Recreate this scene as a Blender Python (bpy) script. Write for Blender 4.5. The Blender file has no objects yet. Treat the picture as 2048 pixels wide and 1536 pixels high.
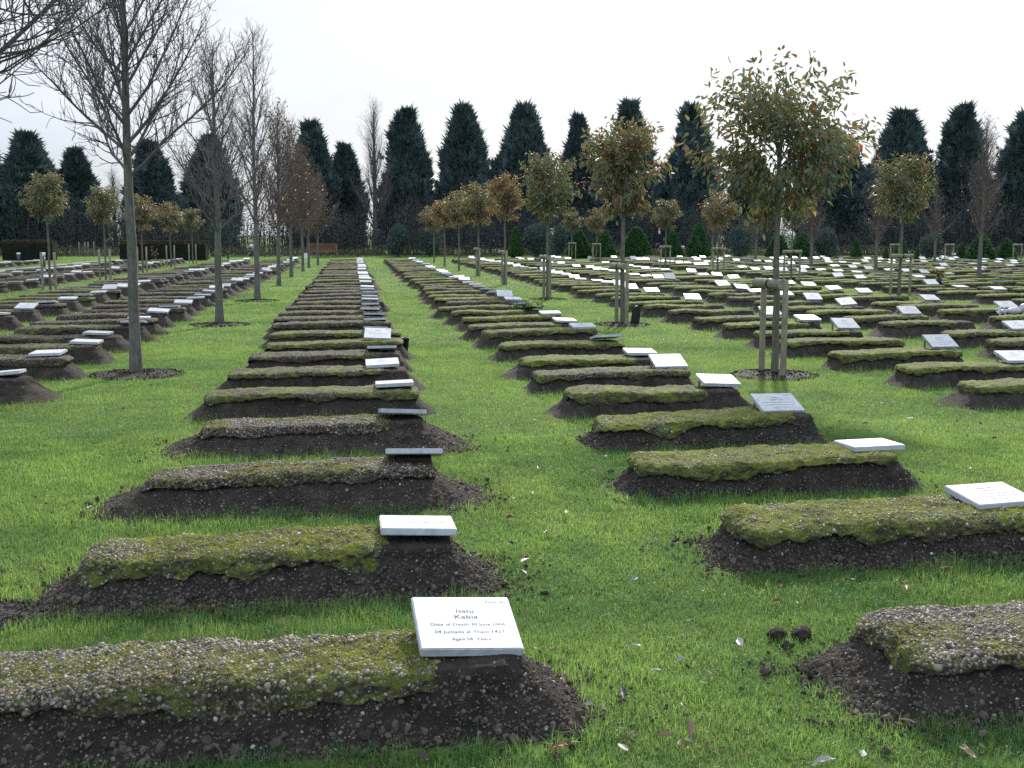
import bpy, bmesh, math, random
import numpy as np
from mathutils import Vector, Matrix

SC = bpy.context.scene
COL = SC.collection
R = math.radians
rng = np.random.default_rng(11)
random.seed(5)

# ------------------------------------------------------------------ camera
FPX, CX, CY, EYE = 2250.0, 1024.0, 768.0, 1.55
PITCH = math.atan(298 / FPX)
YAW = R(7.951)
cam_d = bpy.data.cameras.new("camera")
cam_d.sensor_width = 36.0
cam_d.lens = FPX / 2048 * 36
cam_d.clip_start = 0.05
cam_d.clip_end = 6000
cam = bpy.data.objects.new("camera", cam_d)
COL.objects.link(cam)
cam.location = (0, 0, EYE)
cam.rotation_euler = (math.pi / 2 - PITCH, 0, -YAW)
SC.camera = cam

def pj(X, Y, Z):
    lat = X * math.cos(YAW) - Y * math.sin(YAW)
    F = Y * math.cos(YAW) + X * math.sin(YAW)
    u = Z - EYE
    d = F * math.cos(PITCH) - u * math.sin(PITCH)
    if d < 0.3: return (-9999, 9999, d)
    v = F * math.sin(PITCH) + u * math.cos(PITCH)
    return CX + FPX * lat / d, CY - FPX * v / d, F

def ground(px, py, z=0.0):
    xc = (px - CX) / FPX; yc = (CY - py) / FPX
    fw = math.cos(PITCH) + yc * math.sin(PITCH)
    up = -math.sin(PITCH) + yc * math.cos(PITCH)
    t = (z - EYE) / up
    lat, F = xc * t, fw * t
    return lat * math.cos(YAW) + F * math.sin(YAW), F * math.cos(YAW) - lat * math.sin(YAW)

def at_dist(px, F):
    """ground point on the bearing of column px at forward distance F"""
    lat = (px - CX) / FPX * (F * math.cos(PITCH) + EYE * math.sin(PITCH))
    return lat * math.cos(YAW) + F * math.sin(YAW), F * math.cos(YAW) - lat * math.sin(YAW)

def height_at(py, F):
    a = math.atan((CY - py) / FPX) - PITCH
    return EYE + F * math.tan(a)

# ------------------------------------------------------------------ noise
def _h(i, j, k):
    n = (i * 374761393 + j * 668265263 + k * 2147483647 + 1013904223) & 0xFFFFFFFF
    n = ((n ^ (n >> 13)) * 1274126177) & 0xFFFFFFFF
    n = ((n ^ (n >> 16)) * 2246822519) & 0xFFFFFFFF
    return ((n ^ (n >> 15)) & 0xFFFFFF) / float(0xFFFFFF)

def vnoise(P):
    P = np.asarray(P, float)
    I = np.floor(P).astype(np.int64)
    f = P - I
    f = f * f * (3 - 2 * f)
    x, y, z = I[..., 0], I[..., 1], I[..., 2]
    fx, fy, fz = f[..., 0], f[..., 1], f[..., 2]
    def L(a, b, t): return a + (b - a) * t
    c00 = L(_h(x, y, z), _h(x + 1, y, z), fx); c10 = L(_h(x, y + 1, z), _h(x + 1, y + 1, z), fx)
    c01 = L(_h(x, y, z + 1), _h(x + 1, y, z + 1), fx); c11 = L(_h(x, y + 1, z + 1), _h(x + 1, y + 1, z + 1), fx)
    return L(L(c00, c10, fy), L(c01, c11, fy), fz) * 2 - 1

def fbm(P, o=3):
    P = np.asarray(P, float); a, s, t = 1.0, 0.0, 0.0
    for k in range(o):
        s = s + a * vnoise(P * 2 ** k + 17.3 * k); t += a; a *= .5
    return s / t

def n2(x, y, sc, off=0.0, o=2):
    return fbm(np.stack([np.asarray(x) * sc + off, np.asarray(y) * sc + off * 1.7, np.zeros_like(np.asarray(x, float)) + off], -1), o)

# ------------------------------------------------------------------ mesh building
def mesh(name, V, Fs, mats, col=None, smooth=True, mi=None):
    V = np.asarray(V, np.float32).reshape(-1, 3)
    Fs = [np.asarray(f, np.int32) for f in Fs if len(f)]
    me = bpy.data.meshes.new(name)
    nl = sum(f.size for f in Fs); nf = sum(len(f) for f in Fs)
    me.vertices.add(len(V)); me.vertices.foreach_set("co", V.ravel())
    me.loops.add(nl); me.loops.foreach_set("vertex_index", np.concatenate([f.ravel() for f in Fs]))
    tot = np.concatenate([np.full(len(f), f.shape[1], np.int32) for f in Fs])
    st = np.concatenate([[0], np.cumsum(tot)[:-1]]).astype(np.int32)
    me.polygons.add(nf)
    me.polygons.foreach_set("loop_start", st); me.polygons.foreach_set("loop_total", tot)
    me.polygons.foreach_set("use_smooth", np.full(nf, smooth, bool))
    if mi is not None: me.polygons.foreach_set("material_index", np.asarray(mi, np.int32))
    for m in (mats if isinstance(mats, (list, tuple)) else [mats]): me.materials.append(m)
    if col is not None:
        a = me.color_attributes.new("Col", 'FLOAT_COLOR', 'POINT')
        c = np.ones((len(V), 4), np.float32); c[:, :3] = col
        a.data.foreach_set("color", c.ravel())
    me.update(calc_edges=True)
    me.validate()
    return me

class MB:
    """collects pieces for one mesh"""
    def __init__(s): s.V = []; s.F3 = []; s.F4 = []; s.C = []; s.n = 0
    def add(s, V, F3=None, F4=None, col=None):
        V = np.asarray(V, float).reshape(-1, 3)
        if F3 is not None and len(F3): s.F3.append(np.asarray(F3, np.int64) + s.n)
        if F4 is not None and len(F4): s.F4.append(np.asarray(F4, np.int64) + s.n)
        s.V.append(V)
        c = np.zeros((len(V), 3)); c[:] = (1, 1, 1) if col is None else col
        s.C.append(c); s.n += len(V)
    def data(s, name, mats, smooth=True, usecol=True):
        Fs = []
        if s.F3: Fs.append(np.concatenate(s.F3))
        if s.F4: Fs.append(np.concatenate(s.F4))
        return mesh(name, np.concatenate(s.V), Fs, mats, np.concatenate(s.C) if usecol else None, smooth)

def link(name, data, parent=None, loc=None, rot=None, scale=None):
    o = bpy.data.objects.new(name, data)
    COL.objects.link(o)
    if parent is not None: o.parent = parent
    if loc is not None: o.location = loc
    if rot is not None: o.rotation_euler = rot
    if scale is not None: o.scale = scale
    return o

def tag(o, label=None, cat=None, group=None, kind=None):
    if label: o["label"] = label
    if cat: o["category"] = cat
    if group: o["group"] = group
    if kind: o["kind"] = kind
    return o

def thing(name, label, cat, loc=(0, 0, 0), rz=0.0, group=None):
    return tag(link(name, None, None, loc, (0, 0, rz)), label, cat, group)

def box(mb, c, s, rz=0.0, col=None):
    x, y, z = s[0] / 2, s[1] / 2, s[2] / 2
    V = np.array([(-x, -y, -z), (x, -y, -z), (x, y, -z), (-x, y, -z), (-x, -y, z), (x, -y, z), (x, y, z), (-x, y, z)])
    if rz:
        a, b = math.cos(rz), math.sin(rz)
        V = V @ np.array([(a, b, 0), (-b, a, 0), (0, 0, 1)])
    mb.add(V + np.array(c), F4=[(0, 3, 2, 1), (4, 5, 6, 7), (0, 1, 5, 4), (1, 2, 6, 5), (2, 3, 7, 6), (3, 0, 4, 7)], col=col)

def tubes(mb, paths, sides, cols=None, cap=True):
    """paths: list of (pts[k,3], rad[k]); grouped by k and swept together"""
    groups = {}
    for i, (p, r) in enumerate(paths): groups.setdefault(len(p), []).append(i)
    for k, idx in groups.items():
        P = np.array([paths[i][0] for i in idx]); Rr = np.array([paths[i][1] for i in idx])
        n = len(idx)
        T = np.gradient(P, axis=1); T /= np.linalg.norm(T, axis=2, keepdims=True) + 1e-9
        ref = np.where(np.abs(T[:, :1, 2:3]) > .8, np.array([1., 0, 0]), np.array([0., 0, 1.]))
        ref = np.broadcast_to(ref, T.shape)
        A = np.cross(T, ref); A /= np.linalg.norm(A, axis=2, keepdims=True) + 1e-9
        B = np.cross(T, A)
        an = np.arange(sides) / sides * 2 * math.pi
        V = P[:, :, None, :] + Rr[:, :, None, None] * (A[:, :, None, :] * np.cos(an)[None, None, :, None] + B[:, :, None, :] * np.sin(an)[None, None, :, None])
        base = (np.arange(n) * k * sides)[:, None, None] + (np.arange(k - 1) * sides)[None, :, None]
        j = np.arange(sides); j2 = (j + 1) % sides
        F = np.stack([base + j, base + j2, base + sides + j2, base + sides + j], -1).reshape(-1, 4)
        F3 = []
        if cap:
            e = (np.arange(n) * k * sides + (k - 1) * sides)[:, None]
            for q in range(1, sides - 1): F3.append(np.concatenate([e, e + q, e + q + 1], 1))
            F3 = np.concatenate(F3)
        c = None
        if cols is not None: c = np.repeat(np.array([cols[i] for i in idx]), k * sides, axis=0)
        mb.add(V.reshape(-1, 3), F3=F3, F4=F, col=c)

def lathe(mb, prof, n=20, c=(0, 0, 0), col=None):
    prof = np.array(prof, float); a = np.arange(n) / n * 2 * math.pi
    V = np.stack([prof[:, None, 0] * np.cos(a), prof[:, None, 0] * np.sin(a), np.broadcast_to(prof[:, None, 1], (len(prof), n))], -1).reshape(-1, 3) + np.array(c)
    j = np.arange(n); j2 = (j + 1) % n
    F = np.concatenate([np.stack([k * n + j, k * n + j2, (k + 1) * n + j2, (k + 1) * n + j], -1) for k in range(len(prof) - 1)])
    mb.add(V, F4=F, col=col)

# ------------------------------------------------------------------ materials
def mat(name):
    m = bpy.data.materials.new(name); m.use_nodes = True
    nt = m.node_tree; nt.nodes.clear()
    return m, nt

def N(nt, t, **k):
    n = nt.nodes.new(t)
    for a, b in k.items():
        if a.startswith("i_"):
            key = a[2:]; key = int(key) if key.isdigit() else key.replace("_", " ")
            n.inputs[key].default_value = b
        else: setattr(n, a, b)
    return n

def Lk(nt, a, ao, b, bi): nt.links.new(a.outputs[ao], b.inputs[bi])

def ramp(nt, stops, interp='LINEAR'):
    n = nt.nodes.new('ShaderNodeValToRGB'); cr = n.color_ramp; cr.interpolation = interp
    while len(cr.elements) < len(stops): cr.elements.new(.5)
    for e, (p, c) in zip(cr.elements, stops):
        e.position = p; e.color = (*c, 1)
    return n

def mixc(nt, blend='MIX', fac=None):
    n = nt.nodes.new('ShaderNodeMix'); n.data_type = 'RGBA'; n.blend_type = blend
    if fac is not None: n.inputs[0].default_value = fac
    return n   # inputs 0 fac, 6 A, 7 B ; output 2

def out(nt, sh): 
    o = N(nt, 'ShaderNodeOutputMaterial'); nt.links.new(sh, o.inputs[0])

def objcoord(nt, randoff=True):
    tc = N(nt, 'ShaderNodeTexCoord')
    if not randoff: return tc.outputs['Object']
    oi = N(nt, 'ShaderNodeObjectInfo')
    mu = N(nt, 'ShaderNodeMath', operation='MULTIPLY'); mu.inputs[1].default_value = 61.0
    Lk(nt, oi, 'Random', mu, 0)
    va = N(nt, 'ShaderNodeVectorMath', operation='ADD')
    nt.links.new(tc.outputs['Object'], va.inputs[0]); nt.links.new(mu.outputs[0], va.inputs[1])
    return va.outputs[0]

def noise(nt, vec, scale, detail=4, rough=.6):
    n = N(nt, 'ShaderNodeTexNoise'); n.inputs['Scale'].default_value = scale
    n.inputs['Detail'].default_value = detail; n.inputs['Roughness'].default_value = rough
    if vec is not None: nt.links.new(vec, n.inputs['Vector'])
    return n

def voro(nt, vec, scale, feature='F1'):
    n = N(nt, 'ShaderNodeTexVoronoi', feature=feature); n.inputs['Scale'].default_value = scale
    nt.links.new(vec, n.inputs['Vector'])
    return n

def attr_mat(name, rough=.6, transl=0.0, spec=.5, tint=None):
    m, nt = mat(name)
    a = N(nt, 'ShaderNodeVertexColor', layer_name='Col')
    p = N(nt, 'ShaderNodeBsdfPrincipled'); p.inputs['Roughness'].default_value = rough
    p.inputs['Specular IOR Level'].default_value = spec
    Lk(nt, a, 0, p, 'Base Color')
    if transl:
        t = N(nt, 'ShaderNodeBsdfTranslucent')
        if tint:
            mx = mixc(nt, 'MULTIPLY', 1.0); Lk(nt, a, 0, mx, 6); mx.inputs[7].default_value = (*tint, 1); Lk(nt, mx, 2, t, 0)
        else: Lk(nt, a, 0, t, 0)
        ms = N(nt, 'ShaderNodeMixShader'); ms.inputs[0].default_value = transl
        nt.links.new(p.outputs[0], ms.inputs[1]); nt.links.new(t.outputs[0], ms.inputs[2])
        out(nt, ms.outputs[0])
    else: out(nt, p.outputs[0])
    return m

def simple_mat(name, c, rough=.7, var=.25, scale=8, bump=.2, bscale=40, dist=.01):
    m, nt = mat(name); v = objcoord(nt)
    n = noise(nt, v, scale)
    r = ramp(nt, [(.3, tuple(x * (1 - var) for x in c)), (.7, tuple(min(1, x * (1 + var)) for x in c))]); Lk(nt, n, 0, r, 0)
    p = N(nt, 'ShaderNodeBsdfPrincipled'); p.inputs['Roughness'].default_value = rough; Lk(nt, r, 0, p, 'Base Color')
    b = N(nt, 'ShaderNodeBump'); b.inputs['Strength'].default_value = bump; b.inputs['Distance'].default_value = dist
    n3 = noise(nt, v, bscale); Lk(nt, n3, 0, b, 'Height'); Lk(nt, b, 0, p, 'Normal')
    out(nt, p.outputs[0]); return m

def soil_mat():
    m, nt = mat("dark soil"); v = objcoord(nt)
    n = noise(nt, v, 9, 8, .7)
    r = ramp(nt, [(.3, (.028, .021, .016)), (.55, (.070, .055, .042)), (.78, (.135, .108, .085))]); Lk(nt, n, 0, r, 0)
    # small pale stones in the earth
    vo = voro(nt, v, 62); 
    lt = N(nt, 'ShaderNodeMath', operation='LESS_THAN'); Lk(nt, vo, 'Distance', lt, 0); lt.inputs[1].default_value = .26
    sp = N(nt, 'ShaderNodeSeparateColor'); Lk(nt, vo, 'Color', sp, 0)
    g2 = N(nt, 'ShaderNodeMath', operation='GREATER_THAN'); Lk(nt, sp, 0, g2, 0); g2.inputs[1].default_value = .76
    mu = N(nt, 'ShaderNodeMath', operation='MULTIPLY'); Lk(nt, lt, 0, mu, 0); Lk(nt, g2, 0, mu, 1)
    st = ramp(nt, [(0, (.12, .095, .075)), (.5, (.22, .20, .18)), (1, (.34, .30, .25))]); Lk(nt, sp, 1, st, 0)
    mx = mixc(nt); Lk(nt, mu, 0, mx, 0); Lk(nt, r, 0, mx, 6); Lk(nt, st, 0, mx, 7)
    # thin algae on some of it
    na = noise(nt, v, 3.1, 3); ra = ramp(nt, [(.62, (0, 0, 0)), (.74, (.5, .5, .5))]); Lk(nt, na, 0, ra, 0)
    mg = mixc(nt); Lk(nt, ra, 0, mg, 0); Lk(nt, mx, 2, mg, 6); mg.inputs[7].default_value = (.045, .055, .012, 1)
    p = N(nt, 'ShaderNodeBsdfPrincipled'); p.inputs['Roughness'].default_value = .9; p.inputs['Specular IOR Level'].default_value = .25
    Lk(nt, mg, 2, p, 'Base Color')
    b1 = N(nt, 'ShaderNodeBump'); b1.inputs['Strength'].default_value = 1.0; b1.inputs['Distance'].default_value = .04
    nb = noise(nt, v, 34, 9, .8); Lk(nt, nb, 0, b1, 'Height')
    b2 = N(nt, 'ShaderNodeBump'); b2.inputs['Strength'].default_value = .6; b2.inputs['Distance'].default_value = .01
    Lk(nt, mu, 0, b2, 'Height'); Lk(nt, b1, 0, b2, 'Normal'); Lk(nt, b2, 0, p, 'Normal')
    out(nt, p.outputs[0]); return m

def crust_mat():
    m, nt = mat("moss and gravel crust"); v = objcoord(nt)
    oi = N(nt, 'ShaderNodeObjectInfo')
    vo = voro(nt, v, 75); sp = N(nt, 'ShaderNodeSeparateColor'); Lk(nt, vo, 'Color', sp, 0)
    peb = ramp(nt, [(0, (.042, .034, .026)), (.3, (.095, .075, .052)), (.55, (.16, .125, .085)), (.75, (.12, .105, .088)), (.92, (.28, .24, .18)), (1, (.42, .38, .32))]); Lk(nt, sp, 0, peb, 0)
    edge = ramp(nt, [(.28, (1, 1, 1)), (.62, (.22, .18, .14))]); Lk(nt, vo, 'Distance', edge, 0)
    pm = mixc(nt, 'MULTIPLY', 1.0); Lk(nt, peb, 0, pm, 6); Lk(nt, edge, 0, pm, 7)
    # moss cover: amount from object colour red channel
    sc = N(nt, 'ShaderNodeSeparateColor'); Lk(nt, oi, 'Color', sc, 0)
    n1 = noise(nt, v, 4.2, 5, .65); n2_ = noise(nt, v, 26, 3, .6)
    ad = N(nt, 'ShaderNodeMath', operation='MULTIPLY_ADD'); Lk(nt, n2_, 0, ad, 0); ad.inputs[1].default_value = .55; Lk(nt, n1, 0, ad, 2)
    a2 = N(nt, 'ShaderNodeMath', operation='MULTIPLY_ADD'); Lk(nt, sc, 0, a2, 0); a2.inputs[1].default_value = .55; Lk(nt, ad, 0, a2, 2)
    mr = N(nt, 'ShaderNodeMapRange'); Lk(nt, a2, 0, mr, 0); mr.inputs[1].default_value = 1.00; mr.inputs[2].default_value = 1.20
    nm = noise(nt, v, 11, 5, .7)
    mo = ramp(nt, [(.28, (.034, .042, .007)), (.5, (.105, .122, .016)), (.74, (.25, .265, .030))]); Lk(nt, nm, 0, mo, 0)
    mx = mixc(nt); Lk(nt, mr, 0, mx, 0); Lk(nt, pm, 2, mx, 6); Lk(nt, mo, 0, mx, 7)
    ge = N(nt, 'ShaderNodeNewGeometry'); sz_ = N(nt, 'ShaderNodeSeparateXYZ'); Lk(nt, ge, 'True Normal', sz_, 0)
    ne = noise(nt, v, 13, 4, .65); ae = N(nt, 'ShaderNodeMath', operation='MULTIPLY_ADD'); Lk(nt, ne, 0, ae, 0); ae.inputs[1].default_value = 1.5; Lk(nt, sz_, 2, ae, 2)
    me_ = N(nt, 'ShaderNodeMapRange'); Lk(nt, ae, 0, me_, 0); me_.inputs[1].default_value = .62; me_.inputs[2].default_value = 1.05
    nso = noise(nt, v, 40, 6, .7); so_ = ramp(nt, [(.35, (.030, .023, .017)), (.7, (.11, .086, .064))]); Lk(nt, nso, 0, so_, 0)
    mxe = mixc(nt); Lk(nt, me_, 0, mxe, 0); Lk(nt, so_, 0, mxe, 6); Lk(nt, mx, 2, mxe, 7)
    p = N(nt, 'ShaderNodeBsdfPrincipled'); p.inputs['Roughness'].default_value = .85; p.inputs['Specular IOR Level'].default_value = .3
    Lk(nt, mxe, 2, p, 'Base Color')
    inv = N(nt, 'ShaderNodeMath', operation='SUBTRACT'); inv.inputs[0].default_value = 1; Lk(nt, vo, 'Distance', inv, 1)
    b1 = N(nt, 'ShaderNodeBump'); b1.inputs['Strength'].default_value = .8; b1.inputs['Distance'].default_value = .008; Lk(nt, inv, 0, b1, 'Height')
    b2 = N(nt, 'ShaderNodeBump'); b2.inputs['Strength'].default_value = .8; b2.inputs['Distance'].default_value = .012
    nb = noise(nt, v, 70, 4, .8); Lk(nt, nb, 0, b2, 'Height'); Lk(nt, b1, 0, b2, 'Normal'); Lk(nt, b2, 0, p, 'Normal')
    out(nt, p.outputs[0]); return m

def marble_mat():
    m, nt = mat("white marble"); v = objcoord(nt)
    n = noise(nt, v, 9, 8, .65); n.inputs['Distortion'].default_value = 1.4
    oi = N(nt, 'ShaderNodeObjectInfo')
    r = ramp(nt, [(.30, (.37, .385, .415)), (.46, (.49, .50, .515)), (.6, (.55, .555, .56))]); Lk(nt, n, 0, r, 0)
    ns = noise(nt, v, 90, 2); rs = ramp(nt, [(.74, (1, 1, 1)), (.80, (.6, .6, .58))]); Lk(nt, ns, 0, rs, 0)
    mx = mixc(nt, 'MULTIPLY', .8); Lk(nt, r, 0, mx, 6); Lk(nt, rs, 0, mx, 7)
    m2 = mixc(nt, 'MULTIPLY', 1.0); Lk(nt, mx, 2, m2, 6); Lk(nt, oi, 'Color', m2, 7)
    nd = noise(nt, v, 14, 6, .7); rd_ = ramp(nt, [(.34, (.70, .70, .66)), (.58, (1, 1, 1))]); Lk(nt, nd, 0, rd_, 0)
    m3 = mixc(nt, 'MULTIPLY', .55); Lk(nt, m2, 2, m3, 6); Lk(nt, rd_, 0, m3, 7)
    p = N(nt, 'ShaderNodeBsdfPrincipled'); p.inputs['Roughness'].default_value = .45
    Lk(nt, m3, 2, p, 'Base Color'); out(nt, p.outputs[0]); return m

def ground_mat():
    m, nt = mat("lawn ground"); tc = N(nt, 'ShaderNodeTexCoord'); v = tc.outputs['Object']
    n1 = noise(nt, v, .55, 5, .6); n2_ = noise(nt, v, 24, 6, .75)
    r1 = ramp(nt, [(.3, (.055, .115, .020)), (.55, (.100, .165, .028)), (.75, (.150, .200, .040))]); Lk(nt, n1, 0, r1, 0)
    r2 = ramp(nt, [(.25, (.35, .35, .3)), (.6, (1.05, 1.05, 1))]); Lk(nt, n2_, 0, r2, 0)
    mx = mixc(nt, 'MULTIPLY', 1.0); Lk(nt, r1, 0, mx, 6); Lk(nt, r2, 0, mx, 7)
    p = N(nt, 'ShaderNodeBsdfPrincipled'); p.inputs['Roughness'].default_value = .9; p.inputs['Specular IOR Level'].default_value = .2
    Lk(nt, mx, 2, p, 'Base Color')
    b = N(nt, 'ShaderNodeBump'); b.inputs['Strength'].default_value = .8; b.inputs['Distance'].default_value = .03; Lk(nt, n2_, 0, b, 'Height'); Lk(nt, b, 0, p, 'Normal')
    out(nt, p.outputs[0]); return m

def bark_mat(name, dark, light, lichen=.0, sc=1.0):
    m, nt = mat(name); v = objcoord(nt)
    mp = N(nt, 'ShaderNodeMapping'); mp.inputs['Scale'].default_value = (1, 1, .35); nt.links.new(v, mp.inputs[0])
    n = noise(nt, mp.outputs[0], 26 * sc, 7, .7)
    r = ramp(nt, [(.3, dark), (.7, light)]); Lk(nt, n, 0, r, 0)
    last = r.outputs[0]
    if lichen:
        nl = noise(nt, v, 7, 3, .6); rl = ramp(nt, [(.66, (0, 0, 0)), (.72, (lichen,) * 3)]); Lk(nt, nl, 0, rl, 0)
        ng = noise(nt, v, 3.3, 3, .6); rg = ramp(nt, [(.5, (0, 0, 0)), (.7, (.5,) * 3)]); Lk(nt, ng, 0, rg, 0)
        m1 = mixc(nt); Lk(nt, rg, 0, m1, 0); nt.links.new(last, m1.inputs[6]); m1.inputs[7].default_value = (.075, .085, .035, 1)
        m2 = mixc(nt); Lk(nt, rl, 0, m2, 0); Lk(nt, m1, 2, m2, 6); m2.inputs[7].default_value = (.17, .12, .02, 1)
        last = m2.outputs[2]
    p = N(nt, 'ShaderNodeBsdfPrincipled'); p.inputs['Roughness'].default_value = .85; p.inputs['Specular IOR Level'].default_value = .3
    nt.links.new(last, p.inputs['Base Color'])
    b = N(nt, 'ShaderNodeBump'); b.inputs['Strength'].default_value = .7; b.inputs['Distance'].default_value = .008; Lk(nt, n, 0, b, 'Height'); Lk(nt, b, 0, p, 'Normal')
    out(nt, p.outputs[0]); return m

M = {}
M['soil'] = soil_mat(); M['crust'] = crust_mat(); M['marble'] = marble_mat(); M['ground'] = ground_mat()
M['grass'] = attr_mat("grass blades", .48, .48, .4, (1.25, 1.2, .8))
M['moss'] = attr_mat("moss tips", .8, .35, .2, (1.2, 1.1, .6))
M['stones'] = attr_mat("pebbles", .55, 0, .4)
M['leaf'] = attr_mat("glossy leaves", .42, .38, .40, (1.3, 1.1, .7))
M['litter'] = attr_mat("dead leaves", .45, .2, .4)
M['needles'] = attr_mat("conifer foliage", .75, .08, .15)
M['matte'] = attr_mat("matte foliage", .7, .15, .2)
M['petal'] = attr_mat("petals", .6, .3, .3)
M['bark'] = bark_mat("grey bark with lichen", (.068, .062, .052), (.20, .185, .155), .9)
M['twig'] = bark_mat("dark twig bark", (.070, .058, .060), (.18, .155, .15), 0)
M['twigbrown'] = bark_mat("reddish twig bark", (.085, .058, .050), (.18, .13, .11), 0)
M['bark2'] = bark_mat("olive bark", (.075, .068, .046), (.19, .175, .13), 0)
M['post'] = bark_mat("round timber stake", (.14, .125, .078), (.32, .29, .20), 0, .6)
M['rubber'] = simple_mat("black rubber", (.014, .014, .015), .6)
M['black'] = simple_mat("black plastic", (.010, .011, .012), .45)
M['ink'] = simple_mat("grey engraved paint", (.13, .135, .14), .8, .3, 60)
M['concrete'] = simple_mat("weathered concrete", (.30, .29, .26), .9)
M['benchwood'] = simple_mat("orange brown wood", (.17, .07, .035), .6)
M['path'] = simple_mat("grey tarmac", (.17, .165, .155), .9, .2, 3, .4, 60)
M['bluegrey'] = simple_mat("blue grey paint", (.045, .065, .10), .5)
M['white'] = simple_mat("white paint", (.72, .73, .74), .5, .06)
M['mulch'] = attr_mat("bark mulch", .85, 0, .2)
M['lilac'] = simple_mat("pale lilac wrap", (.50, .44, .50), .5)

# ------------------------------------------------------------------ world, sun
SUN_AZ = R(20.0)      # to the right of +Y
SUN_EL = R(31.0)
sun_dir = Vector((math.sin(SUN_AZ) * math.cos(SUN_EL), math.cos(SUN_AZ) * math.cos(SUN_EL), math.sin(SUN_EL)))
w = bpy.data.worlds.new("World"); SC.world = w; w.use_nodes = True
nt = w.node_tree; nt.nodes.clear()
sky = N(nt, 'ShaderNodeTexSky', sky_type='NISHITA', sun_disc=False)
sky.sun_elevation = SUN_EL; sky.sun_rotation = SUN_AZ; sky.air_density = 1.0; sky.dust_density = 1.5
tc = N(nt, 'ShaderNodeTexCoord')
mp = N(nt, 'ShaderNodeMapping'); mp.inputs['Scale'].default_value = (1, 1, 2.6); Lk(nt, tc, 'Generated', mp, 0)
cn = noise(nt, mp.outputs[0], 2.3, 7, .55)
dt = N(nt, 'ShaderNodeVectorMath', operation='DOT_PRODUCT'); Lk(nt, tc, 'Generated', dt, 0); dt.inputs[1].default_value = sun_dir
glow = N(nt, 'ShaderNodeMapRange'); glow.interpolation_type = 'SMOOTHSTEP'
Lk(nt, dt, 'Value', glow, 0); glow.inputs[1].default_value = .52; glow.inputs[2].default_value = .95
cloud = mixc(nt); Lk(nt, glow, 0, cloud, 0); cloud.inputs[6].default_value = (5.0, 6.0, 7.6, 1); cloud.inputs[7].default_value = (10.2, 10.4, 10.5, 1)
cvar = ramp(nt, [(.34, (.76, .79, .83)), (.60, (1.03, 1.03, 1.03))]); Lk(nt, cn, 0, cvar, 0)
cl2 = mixc(nt, 'MULTIPLY', 1.0); Lk(nt, cloud, 2, cl2, 6); Lk(nt, cvar, 0, cl2, 7)
cov = N(nt, 'ShaderNodeMapRange'); Lk(nt, cn, 0, cov, 0); cov.inputs[1].default_value = .28; cov.inputs[2].default_value = .55; cov.inputs[3].default_value = .72; cov.inputs[4].default_value = .97
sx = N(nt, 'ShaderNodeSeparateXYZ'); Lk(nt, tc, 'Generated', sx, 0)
zen = N(nt, 'ShaderNodeMapRange'); Lk(nt, sx, 2, zen, 0); zen.inputs[1].default_value = .28; zen.inputs[2].default_value = .85; zen.inputs[3].default_value = 1.0; zen.inputs[4].default_value = 1.9  # sky above the view brightened to add soft fill light
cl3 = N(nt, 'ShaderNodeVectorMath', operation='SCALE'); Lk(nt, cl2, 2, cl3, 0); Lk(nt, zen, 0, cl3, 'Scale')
bk = N(nt, 'ShaderNodeMapRange'); Lk(nt, dt, 'Value', bk, 0); bk.inputs[1].default_value = .40; bk.inputs[2].default_value = -.15; bk.inputs[3].default_value = 1.0; bk.inputs[4].default_value = 1.55  # unseen sky behind the camera brightened to fill the shaded banks
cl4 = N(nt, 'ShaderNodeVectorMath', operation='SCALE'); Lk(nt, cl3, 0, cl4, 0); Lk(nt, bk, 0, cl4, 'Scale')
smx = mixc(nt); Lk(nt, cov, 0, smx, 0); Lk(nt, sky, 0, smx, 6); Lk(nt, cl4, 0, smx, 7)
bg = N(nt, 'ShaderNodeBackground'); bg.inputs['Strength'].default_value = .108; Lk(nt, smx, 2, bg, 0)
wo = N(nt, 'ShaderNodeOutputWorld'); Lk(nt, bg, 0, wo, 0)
sd = bpy.data.lights.new("sun", 'SUN'); sd.energy = 4.8; sd.angle = R(3); sd.color = (1, .95, .87)
so = bpy.data.objects.new("sun", sd); COL.objects.link(so)
so.rotation_euler = (-sun_dir).to_track_quat('-Z', 'Y').to_euler(); so.location = (0, 0, 30)

# ------------------------------------------------------------------ ground and path
tag(link("ground", mesh("ground", [(-1500, -300, 0), (1500, -300, 0), (1500, 2700, 0), (-1500, 2700, 0)], [[(0, 1, 2, 3)]], M['ground'])), kind="structure")
pv = []
for y in np.linspace(27, 74, 33):
    wob = .12 * math.sin(y * .9)
    pv += [(-15.6 + wob, y, .008), (-13.95 + wob * .5, y, .008)]
for k, x in enumerate(np.linspace(-20, -40, 8)): pass
pf = [(2 * i, 2 * i + 1, 2 * i + 3, 2 * i + 2) for i in range(32)]
tag(link("path", mesh("path", pv, [pf], M['path'])), kind="structure")

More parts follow.
